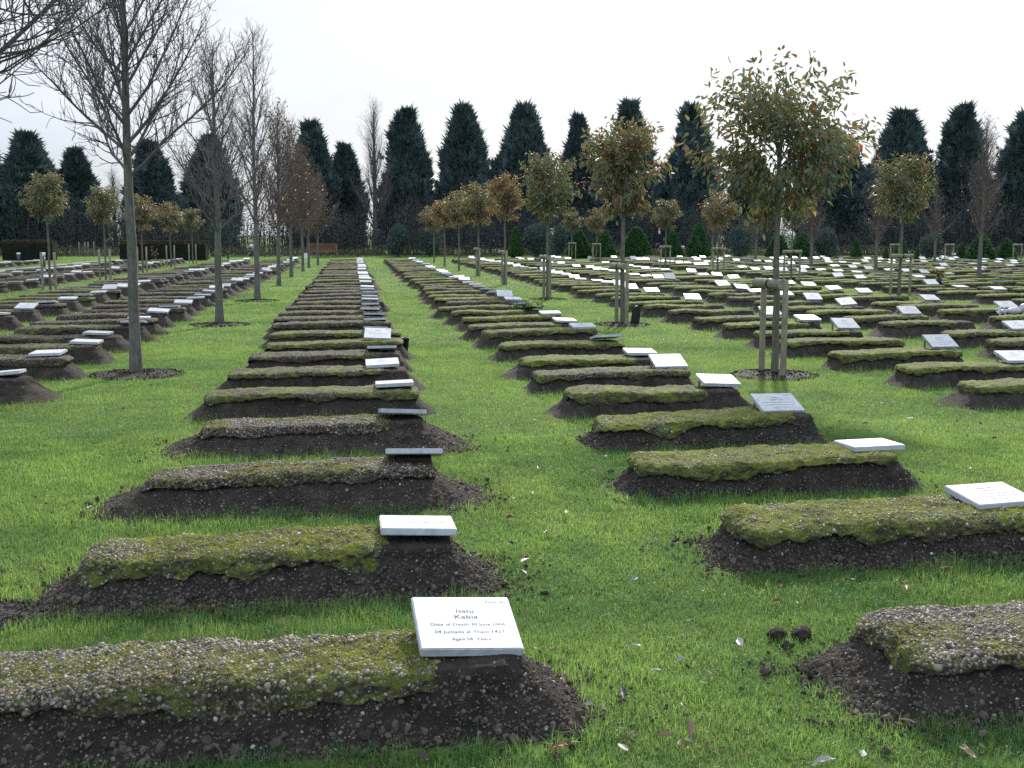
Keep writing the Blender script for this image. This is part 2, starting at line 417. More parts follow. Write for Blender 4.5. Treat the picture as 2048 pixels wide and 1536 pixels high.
# ------------------------------------------------------------------ grave mounds
def contour(a, b, r, n):
    """rounded rectangle by arc length: points and outward normals"""
    segs = [2 * (a - r), math.pi / 2 * r, 2 * (b - r), math.pi / 2 * r] * 2
    tot = sum(segs); s = np.arange(n) / n * tot
    P = np.zeros((n, 2)); Nn = np.zeros((n, 2))
    corners = [(a - r, -b + r), (a - r, b - r), (-a + r, b - r), (-a + r, -b + r)]
    acc = 0
    dirs = [(1, 0), (0, 1), (-1, 0), (0, -1)]
    starts = [(-a + r, -b), (a, -b + r), (a - r, b), (-a, b - r)]
    for q in range(4):
        l = segs[2 * q]; k = (s >= acc) & (s < acc + l); t = s[k] - acc
        P[k] = np.array(starts[q]) + t[:, None] * np.array(dirs[q]); Nn[k] = (dirs[q][1], -dirs[q][0])
        acc += l
        l = segs[2 * q + 1]; k = (s >= acc) & (s < acc + l); t = (s[k] - acc) / r - math.pi / 2 + q * math.pi / 2
        Nn[k] = np.stack([np.cos(t), np.sin(t)], 1); P[k] = np.array(corners[q]) + r * Nn[k]
        acc += l
    return P, Nn

def ringmesh(rows, n):
    V = np.concatenate(rows)
    j = np.arange(n); j2 = (j + 1) % n
    F = np.concatenate([np.stack([k * n + j, k * n + j2, (k + 1) * n + j2, (k + 1) * n + j], -1) for k in range(len(rows) - 1)])
    return V, F

def subdivide_rows(rows, m):
    o = []
    for k in range(len(rows) - 1):
        for t in range(m): o.append(rows[k] + (rows[k + 1] - rows[k]) * t / m)
    o.append(rows[-1]); return o

def mound_geo(seed, Ln, Wd, H, n, sub, fine, crust_to=1.0, ragged=1.0, apron=1.0, slope=.03, thick=1.0):
    """soil body and crust shell, x from -Ln/2 to Ln/2, head (plaque) end at +x"""
    off = seed * 7.77
    a, b = Ln / 2, Wd / 2
    def bank(z): return slope * np.clip((.155 - z) / .155, 0, 1.1)
    def top(x): return H * (1 + .08 * vnoise(np.stack([x * 1.7 + off, x * 0 + off, x * 0], -1)) + .05 * x / a)
    P, Nn = contour(a - .03, b - .02, .11, n)
    ang = np.stack([P[:, 0] * 2.2 + off, P[:, 1] * 2.2, P[:, 0] * 0 + off], -1)
    fl = apron * (1 + 1.0 * np.abs(Nn[:, 0]) ** 2) * (1 + .55 * fbm(ang, 2)); fl = np.clip(fl, .35, 3)
    sp = np.clip(P[:, 0], -(a - b), a - b); S = np.stack([sp, 0 * sp], 1)
    tz = top(P[:, 0])
    rows = []
    for d, z in [(.150, -.03), (.105, .006), (.074, .036), (.050, .070), (.032, .102), (.017, .131), (.005, .153)]:
        Q = P + Nn * (d * fl * .8 + bank(z) * (1 + .35 * Nn[:, 0] ** 2))[:, None]; rows.append(np.c_[Q, np.full(n, z) * (tz / .2)])
    for f, dz in [(.985, -.022), (.93, -.008), (.80, .0), (.55, .002), (.28, .003), (0, .003)]:
        Q = S + (P - S) * f; rows.append(np.c_[Q, top(Q[:, 0]) + dz])
    nr = 7 * sub
    rows = subdivide_rows(rows, sub)
    V, F = ringmesh(rows, n)
    rad = np.tile(Nn, (len(rows), 1)) * np.repeat(np.clip(1 - (np.arange(len(rows)) - nr) / (3.0 * sub), 0, 1), n)[:, None]
    amt = np.clip(V[:, 2] / .05, 0.25, 1)
    dsp = .022 * fbm(V * 5 + off, 3)
    if fine: dsp = dsp + .012 * fbm(V * 22 + off, 3) + .005 * vnoise(V * 90 + off)
    V = V + np.c_[rad * (dsp * amt)[:, None], dsp * .45 * amt]
    soil = (V, F)
    # crust
    x1 = -a + 2 * a * crust_to
    ac = (x1 + a) / 2 + .008; cxm = (x1 - a) / 2
    Pc, Nc = contour(ac, b + .004, .12, n); Pc = Pc + np.array([cxm, 0])
    bb = b
    sp = np.clip(Pc[:, 0], cxm - (ac - bb), cxm + (ac - bb)); S = np.stack([sp, 0 * sp], 1)
    tz = top(Pc[:, 0])
    q = np.stack([Pc[:, 0] * 3.1 + off, Pc[:, 1] * 3.1 + off, Pc[:, 0] * 0 + off], -1)
    drop = .012 + .075 * ragged * np.clip(fbm(q, 3) * 2.0 + .42, 0, 1.35) + .016 * vnoise(q * 4) + .010 * vnoise(q * 11)
    zl = np.maximum(tz - .03 - drop, .035); zs = tz - .022
    rows = []
    rows.append(np.c_[Pc + Nc * (bank(zl) - .022)[:, None], zl + .010])
    for d, t in [(.004, .0), (.014, .08), (.018, .35), (.014, .72), (.004, 1.0)]:
        z_ = zl + (zs - zl) * t; rows.append(np.c_[Pc + Nc * (d * thick + bank(z_))[:, None], z_])
    for f, dz in [(.96, -.006), (.88, .004), (.70, .009), (.45, .011), (.2, .012), (0, .012)]:
        Q = S + (Pc - S) * f; rows.append(np.c_[Q, top(Q[:, 0]) + dz])
    nr = 6 * sub
    rows = subdivide_rows(rows, sub)
    V, F = ringmesh(rows, n)
    rad = np.tile(Nc, (len(rows), 1)) * np.repeat(np.clip(1 - (np.arange(len(rows)) - nr) / (3.0 * sub), 0, 1), n)[:, None]
    dsp = .022 * fbm(V * 5 + off, 3)
    up = .010 * fbm(V * 8 + off + 3, 2)
    if fine:
        dsp = dsp + .016 * fbm(V * 16 + off, 3) + .006 * vnoise(V * 55 + off); up = up + .010 * fbm(V * 24 + off, 3) + .005 * vnoise(V * 70 + off)
    edge = np.clip((V[:, 2] - .02) / .03, 0, 1)
    V = V + np.c_[rad * (dsp * edge)[:, None], up + dsp * .3]
    return soil, (V, F)

def sample_tris(V, F, n, rg):
    T = np.concatenate([F[:, [0, 1, 2]], F[:, [0, 2, 3]]])
    A, B, C = V[T[:, 0]], V[T[:, 1]], V[T[:, 2]]
    cr = np.cross(B - A, C - A); ar = np.linalg.norm(cr, axis=1)
    k = rg.choice(len(T), n, p=ar / ar.sum())
    u = rg.random(n); v = rg.random(n); s = u + v > 1; u[s] = 1 - u[s]; v[s] = 1 - v[s]
    return A[k] + (B - A)[k] * u[:, None] + (C - A)[k] * v[:, None], cr[k] / (ar[k][:, None] + 1e-12)

_b = bmesh.new(); bmesh.ops.create_icosphere(_b, subdivisions=1, radius=1)
ICO_V = np.array([v.co[:] for v in _b.verts]); ICO_F = np.array([[v.index for v in f.verts] for f in _b.faces]); _b.free()
_b = bmesh.new(); bmesh.ops.create_icosphere(_b, subdivisions=2, radius=1)
ICO2_V = np.array([v.co[:] for v in _b.verts]); ICO2_F = np.array([[v.index for v in f.verts] for f in _b.faces]); _b.free()

def rotmats(n, rg):
    q = rg.normal(size=(n, 4)); q /= np.linalg.norm(q, axis=1, keepdims=True)
    w_, x, y, z = q.T
    return np.stack([np.stack([1 - 2 * (y * y + z * z), 2 * (x * y - z * w_), 2 * (x * z + y * w_)], -1),
                     np.stack([2 * (x * y + z * w_), 1 - 2 * (x * x + z * z), 2 * (y * z - x * w_)], -1),
                     np.stack([2 * (x * z - y * w_), 2 * (y * z + x * w_), 1 - 2 * (x * x + y * y)], -1)], 1)

def scatter_stones(mb, pts, size, cols, rg, rough=.0, hi=False, flat=.55):
    n = len(pts); bv, bf = (ICO2_V, ICO2_F) if hi else (ICO_V, ICO_F)
    sc = np.stack([size, size * rg.uniform(.65, 1, n), size * rg.uniform(flat, .9, n)], 1)
    V = bv[None] * sc[:, None, :]
    if rough: V = V * (1 + rough * rg.uniform(-1, 1, (n, len(bv), 1)))
    V = np.einsum('nij,nkj->nki', rotmats(n, rg), V) + pts[:, None, :]
    F = (bf[None] + (np.arange(n) * len(bv))[:, None, None]).reshape(-1, 3)
    mb.add(V.reshape(-1, 3), F3=F, col=np.repeat(cols, len(bv), axis=0))

PEB = np.array([(.17, .13, .085), (.24, .19, .125), (.13, .115, .10), (.085, .068, .052), (.33, .29, .23), (.16, .10, .062), (.19, .175, .16), (.46, .42, .36), (.075, .073, .075)])
PEB_P = np.array([.2, .16, .14, .16, .08, .08, .1, .03, .05]); PEB_P /= PEB_P.sum()

def blades(mb, P, h, wd, col, rg, seg=2, lean=.6, up=None, bend=.5):
    n = len(P); an = rg.uniform(0, 2 * math.pi, n); la = np.abs(rg.normal(0, lean, n)).clip(0, 1.25)
    if up is None: up = np.tile([0., 0, 1], (n, 1))
    D = np.stack([np.cos(an), np.sin(an), np.zeros(n)], 1)
    fa = rg.uniform(0, 2 * math.pi, n); Wv = np.stack([np.cos(fa), np.sin(fa), np.zeros(n)], 1) * (wd / 2)[:, None]
    mid = P + (up * np.cos(la * .6)[:, None] + D * np.sin(la * .6)[:, None]) * (h * .55)[:, None]
    l2 = la * (1 + bend)
    tip = mid + (up * np.cos(l2)[:, None] + D * np.sin(l2)[:, None]) * (h * .5)[:, None]
    if seg == 2:
        V = np.stack([P - Wv, P + Wv, mid - Wv * .8, mid + Wv * .8, tip], 1).reshape(-1, 3)
        k = (np.arange(n) * 5)[:, None]
        mb.add(V, F3=k + np.array([[2, 3, 4]]), F4=k + np.array([[0, 1, 3, 2]]), col=np.repeat(col, 5, axis=0))
    else:
        V = np.stack([P - Wv, P + Wv, tip], 1).reshape(-1, 3)
        mb.add(V, F3=(np.arange(n) * 3)[:, None] + np.array([[0, 1, 2]]), col=np.repeat(col, 3, axis=0))

# rows: name -> right plaque corner x, top length, list of (plaque y, tilt deg or None if the mound has no plaque)
ROWS = {
 'A': dict(x=.47, ln=1.76, ph="row left of the central aisle", P=[(3.59, 15), (5, -3), (6.62, -14), (8.31, -9), (9.95, -2), (11.45, 6), (13, -9), (14.37, 20), (15.97, -5), (17.4, -4), (18.8, -4), (20.3, -3), (21.8, -3), (23.19, -1)]),
 'B': dict(x=3.30, ln=1.62, ph="row right of the central aisle", P=[(3.55, 4), (5.18, 6), (6.64, -2), (8.17, 18), (9.58, 9), (11.09, 18), (12.3, 4), (14, -10), (15.6, 6), (16.9, 4), (18.45, 4), (19.9, -8), (21.3, -6), (22.53, 7), (24.09, 22), (25.6, -7), (27.06, -6)]),
 'C': dict(x=7.05, ln=1.55, ph="first row beyond the leafy trees", P=[(9.59, None), (11.00, 15), (12.52, 24), (13.89, None), (15.10, 24), (16.58, 10), (18.10, 24), (19.61, None), (21.08, None), (22.54, 19), (24.10, None), (25.61, 16), (27.31, 21), (28.92, 24)]),
 'D': dict(x=9.5, ln=1.45, ph="second row beyond the leafy trees", P=[(13.35, None), (14.81, 18), (16.37, None), (17.94, 22), (19.24, None), (20.46, 22), (22.00, 24), (23.73, 12), (25.13, 10)]),
 'E': dict(x=11.75, ln=1.5, ph="third row beyond the leafy trees", P=[(17.30, None), (18.85, 18), (20.25, None), (21.65, 18), (23.05, None), (24.59, 17), (26.14, 14), (27.68, 15)]),
 'F': dict(x=15.6, ln=1.6, ph="fourth row beyond the leafy trees", P=[(20.77, None), (22.31, 6)]),
 'G': dict(x=17.9, ln=1.6, ph="fifth row beyond the leafy trees", P=[(24.73, 5)]),
 'H': dict(x=20.2, ln=1.6, ph="sixth row beyond the leafy trees", P=[(28.12, 6)]),
 'I': dict(x=23.4, ln=1.6, ph="seventh row beyond the leafy trees", P=[(32.20, 9)]),
 'J': dict(x=25.7, ln=1.6, ph="eighth row beyond the leafy trees", P=[(35.88, 9)]),
 'K': dict(x=28.0, ln=1.6, ph="ninth row beyond the leafy trees", P=[(40.40, 9)]),
 'M': dict(x=31.5, ln=1.6, ph="tenth row beyond the leafy trees", P=[(45.78, 9)]),
 'N': dict(x=33.8, ln=1.6, ph="eleventh row beyond the leafy trees", P=[(49.59, 9)]),
 'O': dict(x=36.1, ln=1.6, ph="twelfth row beyond the leafy trees", P=[(53.41, 9)]),
 'L1': dict(x=-3.15, ln=1.85, ph="first row left of the bare trees", P=[(11.23, -3), (12.87, 2), (14.37, 1), (15.69, 0), (17.18, -7), (18.47, 0), (19.83, 6), (21.24, -4), (22.60, 8), (24.15, 0), (25.38, 0)]),
 'L2': dict(x=-5.65, ln=1.85, ph="second row left of the bare trees", P=[(18.03, 3), (19.60, -2), (21.25, 15), (22.80, -6), (24.16, 4), (25.63, -5), (26.86, 4), (28.19, 19), (29.67, 12)]),
 'L3': dict(x=-9.3, ln=1.8, ph="third row left of the bare trees", P=[(27.35, 3), (28.89, 12), (30.43, 4)]),
 'L4': dict(x=-11.55, ln=1.8, ph="fourth row left of the bare trees", P=[(35.74, 3)]),
 'L5': dict(x=-16.5, ln=1.8, ph="first row beyond the grey path", P=[(50.49, 3)]),
 'L6': dict(x=-18.8, ln=1.8, ph="second row beyond the grey path", P=[(57.89, 3)]),
}
YEND = 65.3
rr = random.Random(21)
mounds = []   # dict(row, x0, x1, y, tilt)
for rn, r in ROWS.items():
    lst = list(r['P']); y = lst[-1][0]
    right = r['x'] > 5
    while y < YEND - 1.4 + .1355 * r['x']:
        y += 1.50 + rr.uniform(-.13, .15)
        t = None if rr.random() < (.27 if right and rn not in ('B', 'C') else .07) else (rr.gauss(13, 8) if right else rr.gauss(3, 6))
        if rn in 'FGHIJKMNO' and t is not None and rr.random() < .3: t = rr.uniform(-9, -2)
        lst.append((y, t))
    for (y, t) in lst:
        dx = rr.gauss(0, .05)
        mounds.append(dict(row=rn, x1=r['x'] + .06 + dx, ln=r['ln'] * rr.uniform(.95, 1.04), y=y - .05, tilt=t, px=r['x'] - (.12 if rn == 'B' else .167) + rr.gauss(0, .02 if rn in ('A', 'B') else .045), r=rr.random()))
vis = []
for m in mounds:
    x0 = m['x1'] - m['ln']
    a = pj(x0 - .15, m['y'] - .2, .1); b = pj(m['x1'] + .15, m['y'] - .2, .1); m['F'] = pj((x0 + m['x1']) / 2, m['y'], .1)[2]
    if m['F'] < 1 or b[0] < -20 or a[0] > 2068: continue
    if m['row'] == 'A' and m['y'] < 9: m['ln'] = 2.0 if m['y'] < 4 else 1.62
    if m['row'] == 'B' and m['y'] < 4: m['ln'] = 1.62; m['x1'] = 3.40
    m['xc'] = m['x1'] - m['ln'] / 2
    vis.append(m)
ORD = ["nearest", "second nearest", "third nearest", "fourth nearest", "fifth nearest", "sixth nearest", "seventh nearest", "eighth nearest", "ninth nearest", "tenth nearest"]
_ones = ["", "first", "second", "third", "fourth", "fifth", "sixth", "seventh", "eighth", "ninth"]
_teens = ["tenth", "eleventh", "twelfth", "thirteenth", "fourteenth", "fifteenth", "sixteenth", "seventeenth", "eighteenth", "nineteenth"]
_tens = {2: "twenty", 3: "thirty", 4: "forty"}; _tenth = {2: "twentieth", 3: "thirtieth", 4: "fortieth"}
def ordinal(k):
    if k == 1: return "nearest"
    if k < 10: s = _ones[k]
    elif k < 20: s = _teens[k - 10]
    else: s = _tenth[k // 10] if k % 10 == 0 else _tens[k // 10] + "-" + _ones[k % 10]
    return s + " nearest"
cnt = {}; pc = {}
for m in sorted(vis, key=lambda m: m['y']):
    cnt[m['row']] = cnt.get(m['row'], 0) + 1; m['k'] = cnt[m['row']]
    if m['tilt'] is not None:
        q = pj(m['px'], m['y'], .27)
        m['pvis'] = -15 < q[0] < 2063
        if m['pvis']:
            pc[m['row']] = pc.get(m['row'], 0) + 1; m['pk'] = pc[m['row']]
vis.sort(key=lambda m: m['F'])
NEAR_MAX = 300
singles, rest = vis[:NEAR_MAX], vis[NEAR_MAX:]

moss_by_row = {'A': .46, 'B': .62, 'L1': .38, 'L2': .42, 'L3': .4, 'L4': .4}
front = {('A', 1): .58, ('A', 2): .70, ('A', 3): .34, ('A', 4): .32, ('A', 5): .6, ('A', 6): .55, ('A', 7): .4, ('B', 1): .42, ('B', 2): .75, ('B', 3): .85, ('B', 4): .85, ('B', 5): .7, ('B', 6): .5, ('B', 7): .85, ('B', 8): .7}
def soil_obj(name, g, parent): return link(name, mesh(name, g[0], [g[1]], M['soil']), parent)
# shared variants for the farther mounds
mid_var = {}; far_var = {}
def variants(store, cnt_, n, sub, ln, tagname):
    L = []
    for k in range(cnt_):
        h = .180 + .05 * rr.random()
        s, c = mound_geo(100 + k + len(store) * 13, ln, rr.uniform(.44, .53), h, n, sub, n > 100, crust_to=rr.choice([1.0, .80, .86, 1.0]), ragged=rr.uniform(.35, .95), apron=rr.uniform(.65, 1.05), slope=rr.uniform(.01, .05), thick=.4)
        L.append((mesh("soil", s[0], [s[1]], M['soil']), mesh("moss_crust", c[0], [c[1]], M['crust']), h, (s, c)))
    store[ln] = L
variants(mid_var, 11, 150, 2, 1.7, 'm')
variants(far_var, 7, 56, 1, 1.7, 'f')
# single-mesh variants (both materials) for those too small to show parts
tiny = []
for s0, c0, h, (s, c) in far_var[1.7]:
    V = np.concatenate([s[0], c[0]]); F = np.concatenate([s[1], c[1] + len(s[0])])
    tiny.append((mesh("grave_mound", V, [F], [M['soil'], M['crust']], mi=np.r_[np.zeros(len(s[1])), np.ones(len(c[1]))]), h, V, F, len(s[1])))

def look(mo):
    return "thickly mossy" if mo > .6 else ("moss and gravel" if mo > .36 else "bare gravelly")

HI = []
for m in singles:
    rn, k = m['row'], m['k']
    mo = front.get((rn, k), float(np.clip(moss_by_row.get(rn, .72) + (m['r'] - .5) * .4, .1, .95)))
    m['moss'] = mo
    lab = f"{look(mo)} grave mound, {ordinal(k)} in the {ROWS[rn]['ph']}"
    grp = "grave mounds in rows"
    sc = m['ln'] / 1.7
    if m['F'] < 8.9 and rn in ('A', 'B'):
        root = thing("grave_mound", lab, "grave mound", (m['xc'], m['y'], 0), 0, grp)
        h = .196
        hi = m['F'] < 6.0
        ct = {('A', 1): .86, ('A', 2): .80, ('A', 3): 1.0, ('A', 4): .84, ('B', 1): 1, ('B', 2): 1, ('B', 3): .97, ('B', 4): .9}.get((rn, k), .9)
        s, c = mound_geo(sum(map(ord, rn)) + k * 3, m['ln'], .40 if rn == 'A' else .50, h, 420 if hi else 300, 4, True, ct, {('A', 3): .35, ('A', 4): .4, ('A', 1): .95, ('A', 2): .95}.get((rn, k), .75), {('A', 3): 1.2, ('A', 4): 1.2, ('B', 1): 1.15}.get((rn, k), 1.0 if rn == 'A' else .72), {('A', 1): .03, ('A', 2): .05, ('A', 3): .11, ('A', 4): .11, ('A', 5): .08, ('B', 1): .05}.get((rn, k), .015), .45)
        soil_obj("soil", s, root)
        o = link("moss_crust", mesh("moss_crust", c[0], [c[1]], M['crust']), root); o.color = (mo, 0, 0, 1)
        rg = np.random.default_rng(500 + k + ord(rn[0]))
        # loose pebbles on the crust and in the soil
        npb = 6500 if hi else 3600
        P_, N_ = sample_tris(*c, npb * 2, rg); keep = (N_[:, 2] > -.35)
        mn = fbm(P_ * 4.5 + k * 3.1 + ord(rn[0]), 3) * .9 + (.5 - mo) * .8
        keep &= rg.random(len(P_)) < np.clip(.50 + mn * .9, .26, 1) * np.clip(N_[:, 2] * 1.1 + .42, .22, 1); N_k = N_[keep][:npb]; P_ = P_[keep][:npb]
        sz = np.clip(rg.lognormal(math.log(.0052), .38, len(P_)), .0025, .017)
        mb = MB(); colp = PEB[rg.choice(len(PEB), len(P_), p=PEB_P)] * rg.uniform(.7, 1.15, (len(P_), 1))
        scatter_stones(mb, P_ - N_k * (sz * .25)[:, None], sz, colp, rg, hi=(k == 1), flat=.4)
        Q_, N_ = sample_tris(*s, 2600, rg); kq = (Q_[:, 2] > .004) & (Q_[:, 2] < .17); Q_ = Q_[kq]
        sz = np.clip(rg.lognormal(math.log(.0038), .45, len(Q_)), .002, .014)
        colq = PEB[rg.choice(len(PEB), len(Q_), p=PEB_P)] * rg.uniform(.4, 1.25, (len(Q_), 1))
        scatter_stones(mb, Q_, sz, colq, rg)
        g_ = link("pebbles", mb.data("pebbles", M['stones']), root); tag(g_, kind="stuff")
        # crumbs of earth on the banks
        Q_, N_ = sample_tris(*s, 11000 if hi else 5000, rg); kq = (Q_[:, 2] > -.005) & (Q_[:, 2] < .185); Q_ = Q_[kq]
        sz = np.clip(rg.lognormal(math.log(.0044), .5, len(Q_)), .0022, .017) * np.where(Q_[:, 2] < .06, 1.25, .9)
        lo = Q_[Q_[:, 2] < .045]; ou = lo.copy(); ou[:, 1] += np.sign(lo[:, 1]) * rg.exponential(.05, len(lo)); ou[:, 0] += np.where(np.abs(lo[:, 0]) > m['ln'] / 2 - .1, np.sign(lo[:, 0]), 0) * rg.exponential(.09, len(lo)); ou[:, 2] = rg.uniform(.004, .022, len(lo))
        ou = ou[rg.random(len(ou)) < .5]; Q_ = np.concatenate([Q_, ou]); sz = np.concatenate([sz, np.clip(rg.lognormal(math.log(.0058), .5, len(ou)), .003, .02)])
        mb = MB(); e = rg.uniform(.5, 1.7, (len(Q_), 1)) * np.array([[.074, .058, .045]])
        scatter_stones(mb, Q_, sz, e, rg, rough=.28, flat=.7)
        g_ = link("soil_crumbs", mb.data("soil_crumbs", M['mulch'], smooth=False), root); tag(g_, kind="stuff")
        # moss as short upright tips
        nm = 32000 if hi else 18000
        P_, N_ = sample_tris(*c, nm * 2, rg)
        mn = fbm(P_ * 4.5 + k * 3.1 + ord(rn[0]), 3) * .9 + (.5 - mo) * .8
        keep = (N_[:, 2] > -.2) & (rg.random(len(P_)) < np.clip(.70 - mn * 2.0, .0, 1) * np.clip(N_[:, 2] + .55 + .5 * fbm(P_ * 14, 2), .05, 1)); P_ = P_[keep][:nm]; N_ = N_[keep][:nm]
        t = np.clip(.5 + .9 * fbm(P_ * 12, 2) + rg.normal(0, .18, len(P_)), 0, 1)[:, None]
        cm = np.array([[.075, .095, .008]]) * (1 - t) + np.array([[.42, .46, .04]]) * t
        mb = MB(); blades(mb, P_ - N_ * .002, rg.uniform(.004, .011, len(P_)), rg.uniform(.002, .004, len(P_)), cm, rg, seg=1, lean=.5, up=N_ * .6 + np.array([0, 0, .4]))
        if len(P_):
            g_ = link("moss", mb.data("moss", M['moss']), root); tag(g_, kind="stuff")
        m['geo'] = (s, c)
    elif m['F'] < 34:
        sd_, cr_, h, geo = mid_var[1.7][int(m['r'] * 997) % 11]
        root = thing("grave_mound", lab, "grave mound", (m['xc'], m['y'], 0), R(rr.gauss(0, 1.2)), grp)
        o1 = link("soil", sd_, root, scale=(sc, 1, 1)); o = link("moss_crust", cr_, root, scale=(sc, 1, 1)); o.color = (mo, 0, 0, 1)
        if int(m['r'] * 5501) % 2: 
            o1.scale = (sc, -1, 1); o.scale = (sc, -1, 1)
    else:
        me, h, *_ = tiny[int(m['r'] * 997) % 7]
        o = tag(link("grave_mound", me, None, (m['xc'], m['y'], 0), None, (sc, 1, 1)), lab, "grave mound", grp); o.color = (mo, 0, 0, 1)
    m['h'] = h
if rest:
    Vs, Fs, mi, nn = [], [], [], 0
    for m in rest:
        me, h, V, F, ns = tiny[int(m['r'] * 997) % 7]; m['h'] = h
        Vs.append(V * np.array([m['ln'] / 1.7, 1, 1]) + np.array([m['xc'], m['y'], 0])); Fs.append(F + nn); nn += len(V)
        mi.append(np.r_[np.zeros(ns), np.ones(len(F) - ns)])
    o = link("grave_mound_field", mesh("grave_mound_field", np.concatenate(Vs), [np.concatenate(Fs)], [M['soil'], M['crust']], mi=np.concatenate(mi)))
    o.color = (.65, 0, 0, 1)
    tag(o, "most distant low mossy mounds massed at the far end of the cemetery", "grave mounds", kind="stuff")

# ------------------------------------------------------------------ plaques
def slab_mesh(w_, d_, t_, bev, seg=2):
    b = bmesh.new(); bmesh.ops.create_cube(b, size=1); bmesh.ops.scale(b, vec=(w_, d_, t_), verts=b.verts)
    if bev: bmesh.ops.bevel(b, geom=list(b.edges), offset=bev, segments=seg, affect='EDGES')
    me = bpy.data.meshes.new("slab"); b.to_mesh(me); b.free(); me.materials.append(M['marble']); return me
SW, SD, ST = .335, .30, .032
SLAB = slab_mesh(SW, SD, ST, .004); SLAB_FAR = slab_mesh(SW * .97, SD * .93, ST, 0)
mb = MB(); lathe(mb, [(.0, -.13), (.011, -.13), (.013, 0)], 8); PEG = mb.data("peg", M['concrete'], usecol=False)
mb = MB(); box(mb, (0, 0, -.045), (.20, .19, .09)); BLOCK = mb.data("base_block", M['soil'], False, False)

def text_mesh(lines, name):
    Vs, Fs3, nn = [], [], 0
    for s, u0, u1, v, cap, al in lines:
        cu = bpy.data.curves.new("t", 'FONT'); cu.body = s; cu.size = 1; cu.offset = .004; cu.resolution_u = 3
        to = bpy.data.objects.new("t", cu); COL.objects.link(to)
        me = bpy.data.meshes.new_from_object(to.evaluated_get(bpy.context.evaluated_depsgraph_get()))
        me.calc_loop_triangles()
        co = np.array([q.co[:] for q in me.vertices]); tr = np.array([t.vertices[:] for t in me.loop_triangles])
        bpy.data.objects.remove(to); bpy.data.curves.remove(cu); bpy.data.meshes.remove(me)
        x0, x1 = co[:, 0].min(), co[:, 0].max()
        sx = (u1 - u0) / (x1 - x0)
        V = np.c_[(co[:, 0] - x0) * sx + u0, co[:, 1] * cap / .69 + v, np.full(len(co), ST / 2 + .0012)]
        Vs.append(V); Fs3.append(tr + nn); nn += len(V)
    return mesh(name, np.concatenate(Vs), [np.concatenate(Fs3)], M['ink'], smooth=False)
def uv(u, v): return (u - .5) * SW, (.5 - v) * SD
INS1 = text_mesh([(s, (a - .5) * SW, (b - .5) * SW, (.5 - v) * SD, c, 0) for s, a, b, v, c in [
    ("AA16 /82", .735, .955, .135, .0125), ("Isatu", .425, .60, .325, .021), ("Kabia", .395, .63, .44, .022),
    ("Date of Death 30 June 2006", .14, .885, .575, .0155), ("04 Jumada al-Thani 1427", .165, .86, .715, .0155), ("Aged 58  Years", .315, .70, .85, .0155)]], "inscription")
INS2 = text_mesh([(s, (a - .5) * SW, (b - .5) * SW, (.5 - v) * SD, c, 0) for s, a, b, v, c in [
    ("AA16 /81", .735, .955, .15, .0125), ("Date of Death 11 March 2007", .14, .885, .58, .0155), ("Aged 37  Years", .33, .70, .85, .0155)]], "inscription")
def marks(seed):
    rg = random.Random(seed); mb = MB()
    for v, a, b, h in [(.12, .76, .95, .009), (.28, .40, .62, .016), (.40, .36, .66, .016), (.54, .14, .87, .011), (.68, .18, .84, .011), (.82, .33, .70, .011)]:
        u = a + rg.uniform(-.03, .03)
        while u < b:
            l = rg.uniform(.012, .030)
            if rg.random() > .15:
                x, y = uv(u, v); q = l * SW * .75; hh = h * rg.uniform(.55, 1)
                mb.add([(x, y, ST / 2 + .0012), (x + q, y, ST / 2 + .0012), (x + q, y + hh * .45, ST / 2 + .0012), (x, y + hh * .45, ST / 2 + .0012)], F4=[(0, 1, 2, 3)])
                if rg.random() > .4: mb.add([(x, y + hh * .45, ST / 2 + .0012), (x + q * .35, y + hh * .45, ST / 2 + .0012), (x + q * .35, y + hh, ST / 2 + .0012), (x, y + hh, ST / 2 + .0012)], F4=[(0, 1, 2, 3)])
            u += l
    return mb.data("inscription", M['ink'], False, False)
MARKS = [marks(k) for k in range(4)]
def plaque_z(m): return m.get('h', .2) + .032 + .13 * abs(math.sin(R(m['tilt']))) + m['r'] * .01
pl = [m for m in vis if m.get('pvis')]
pl.sort(key=lambda m: m['F'])
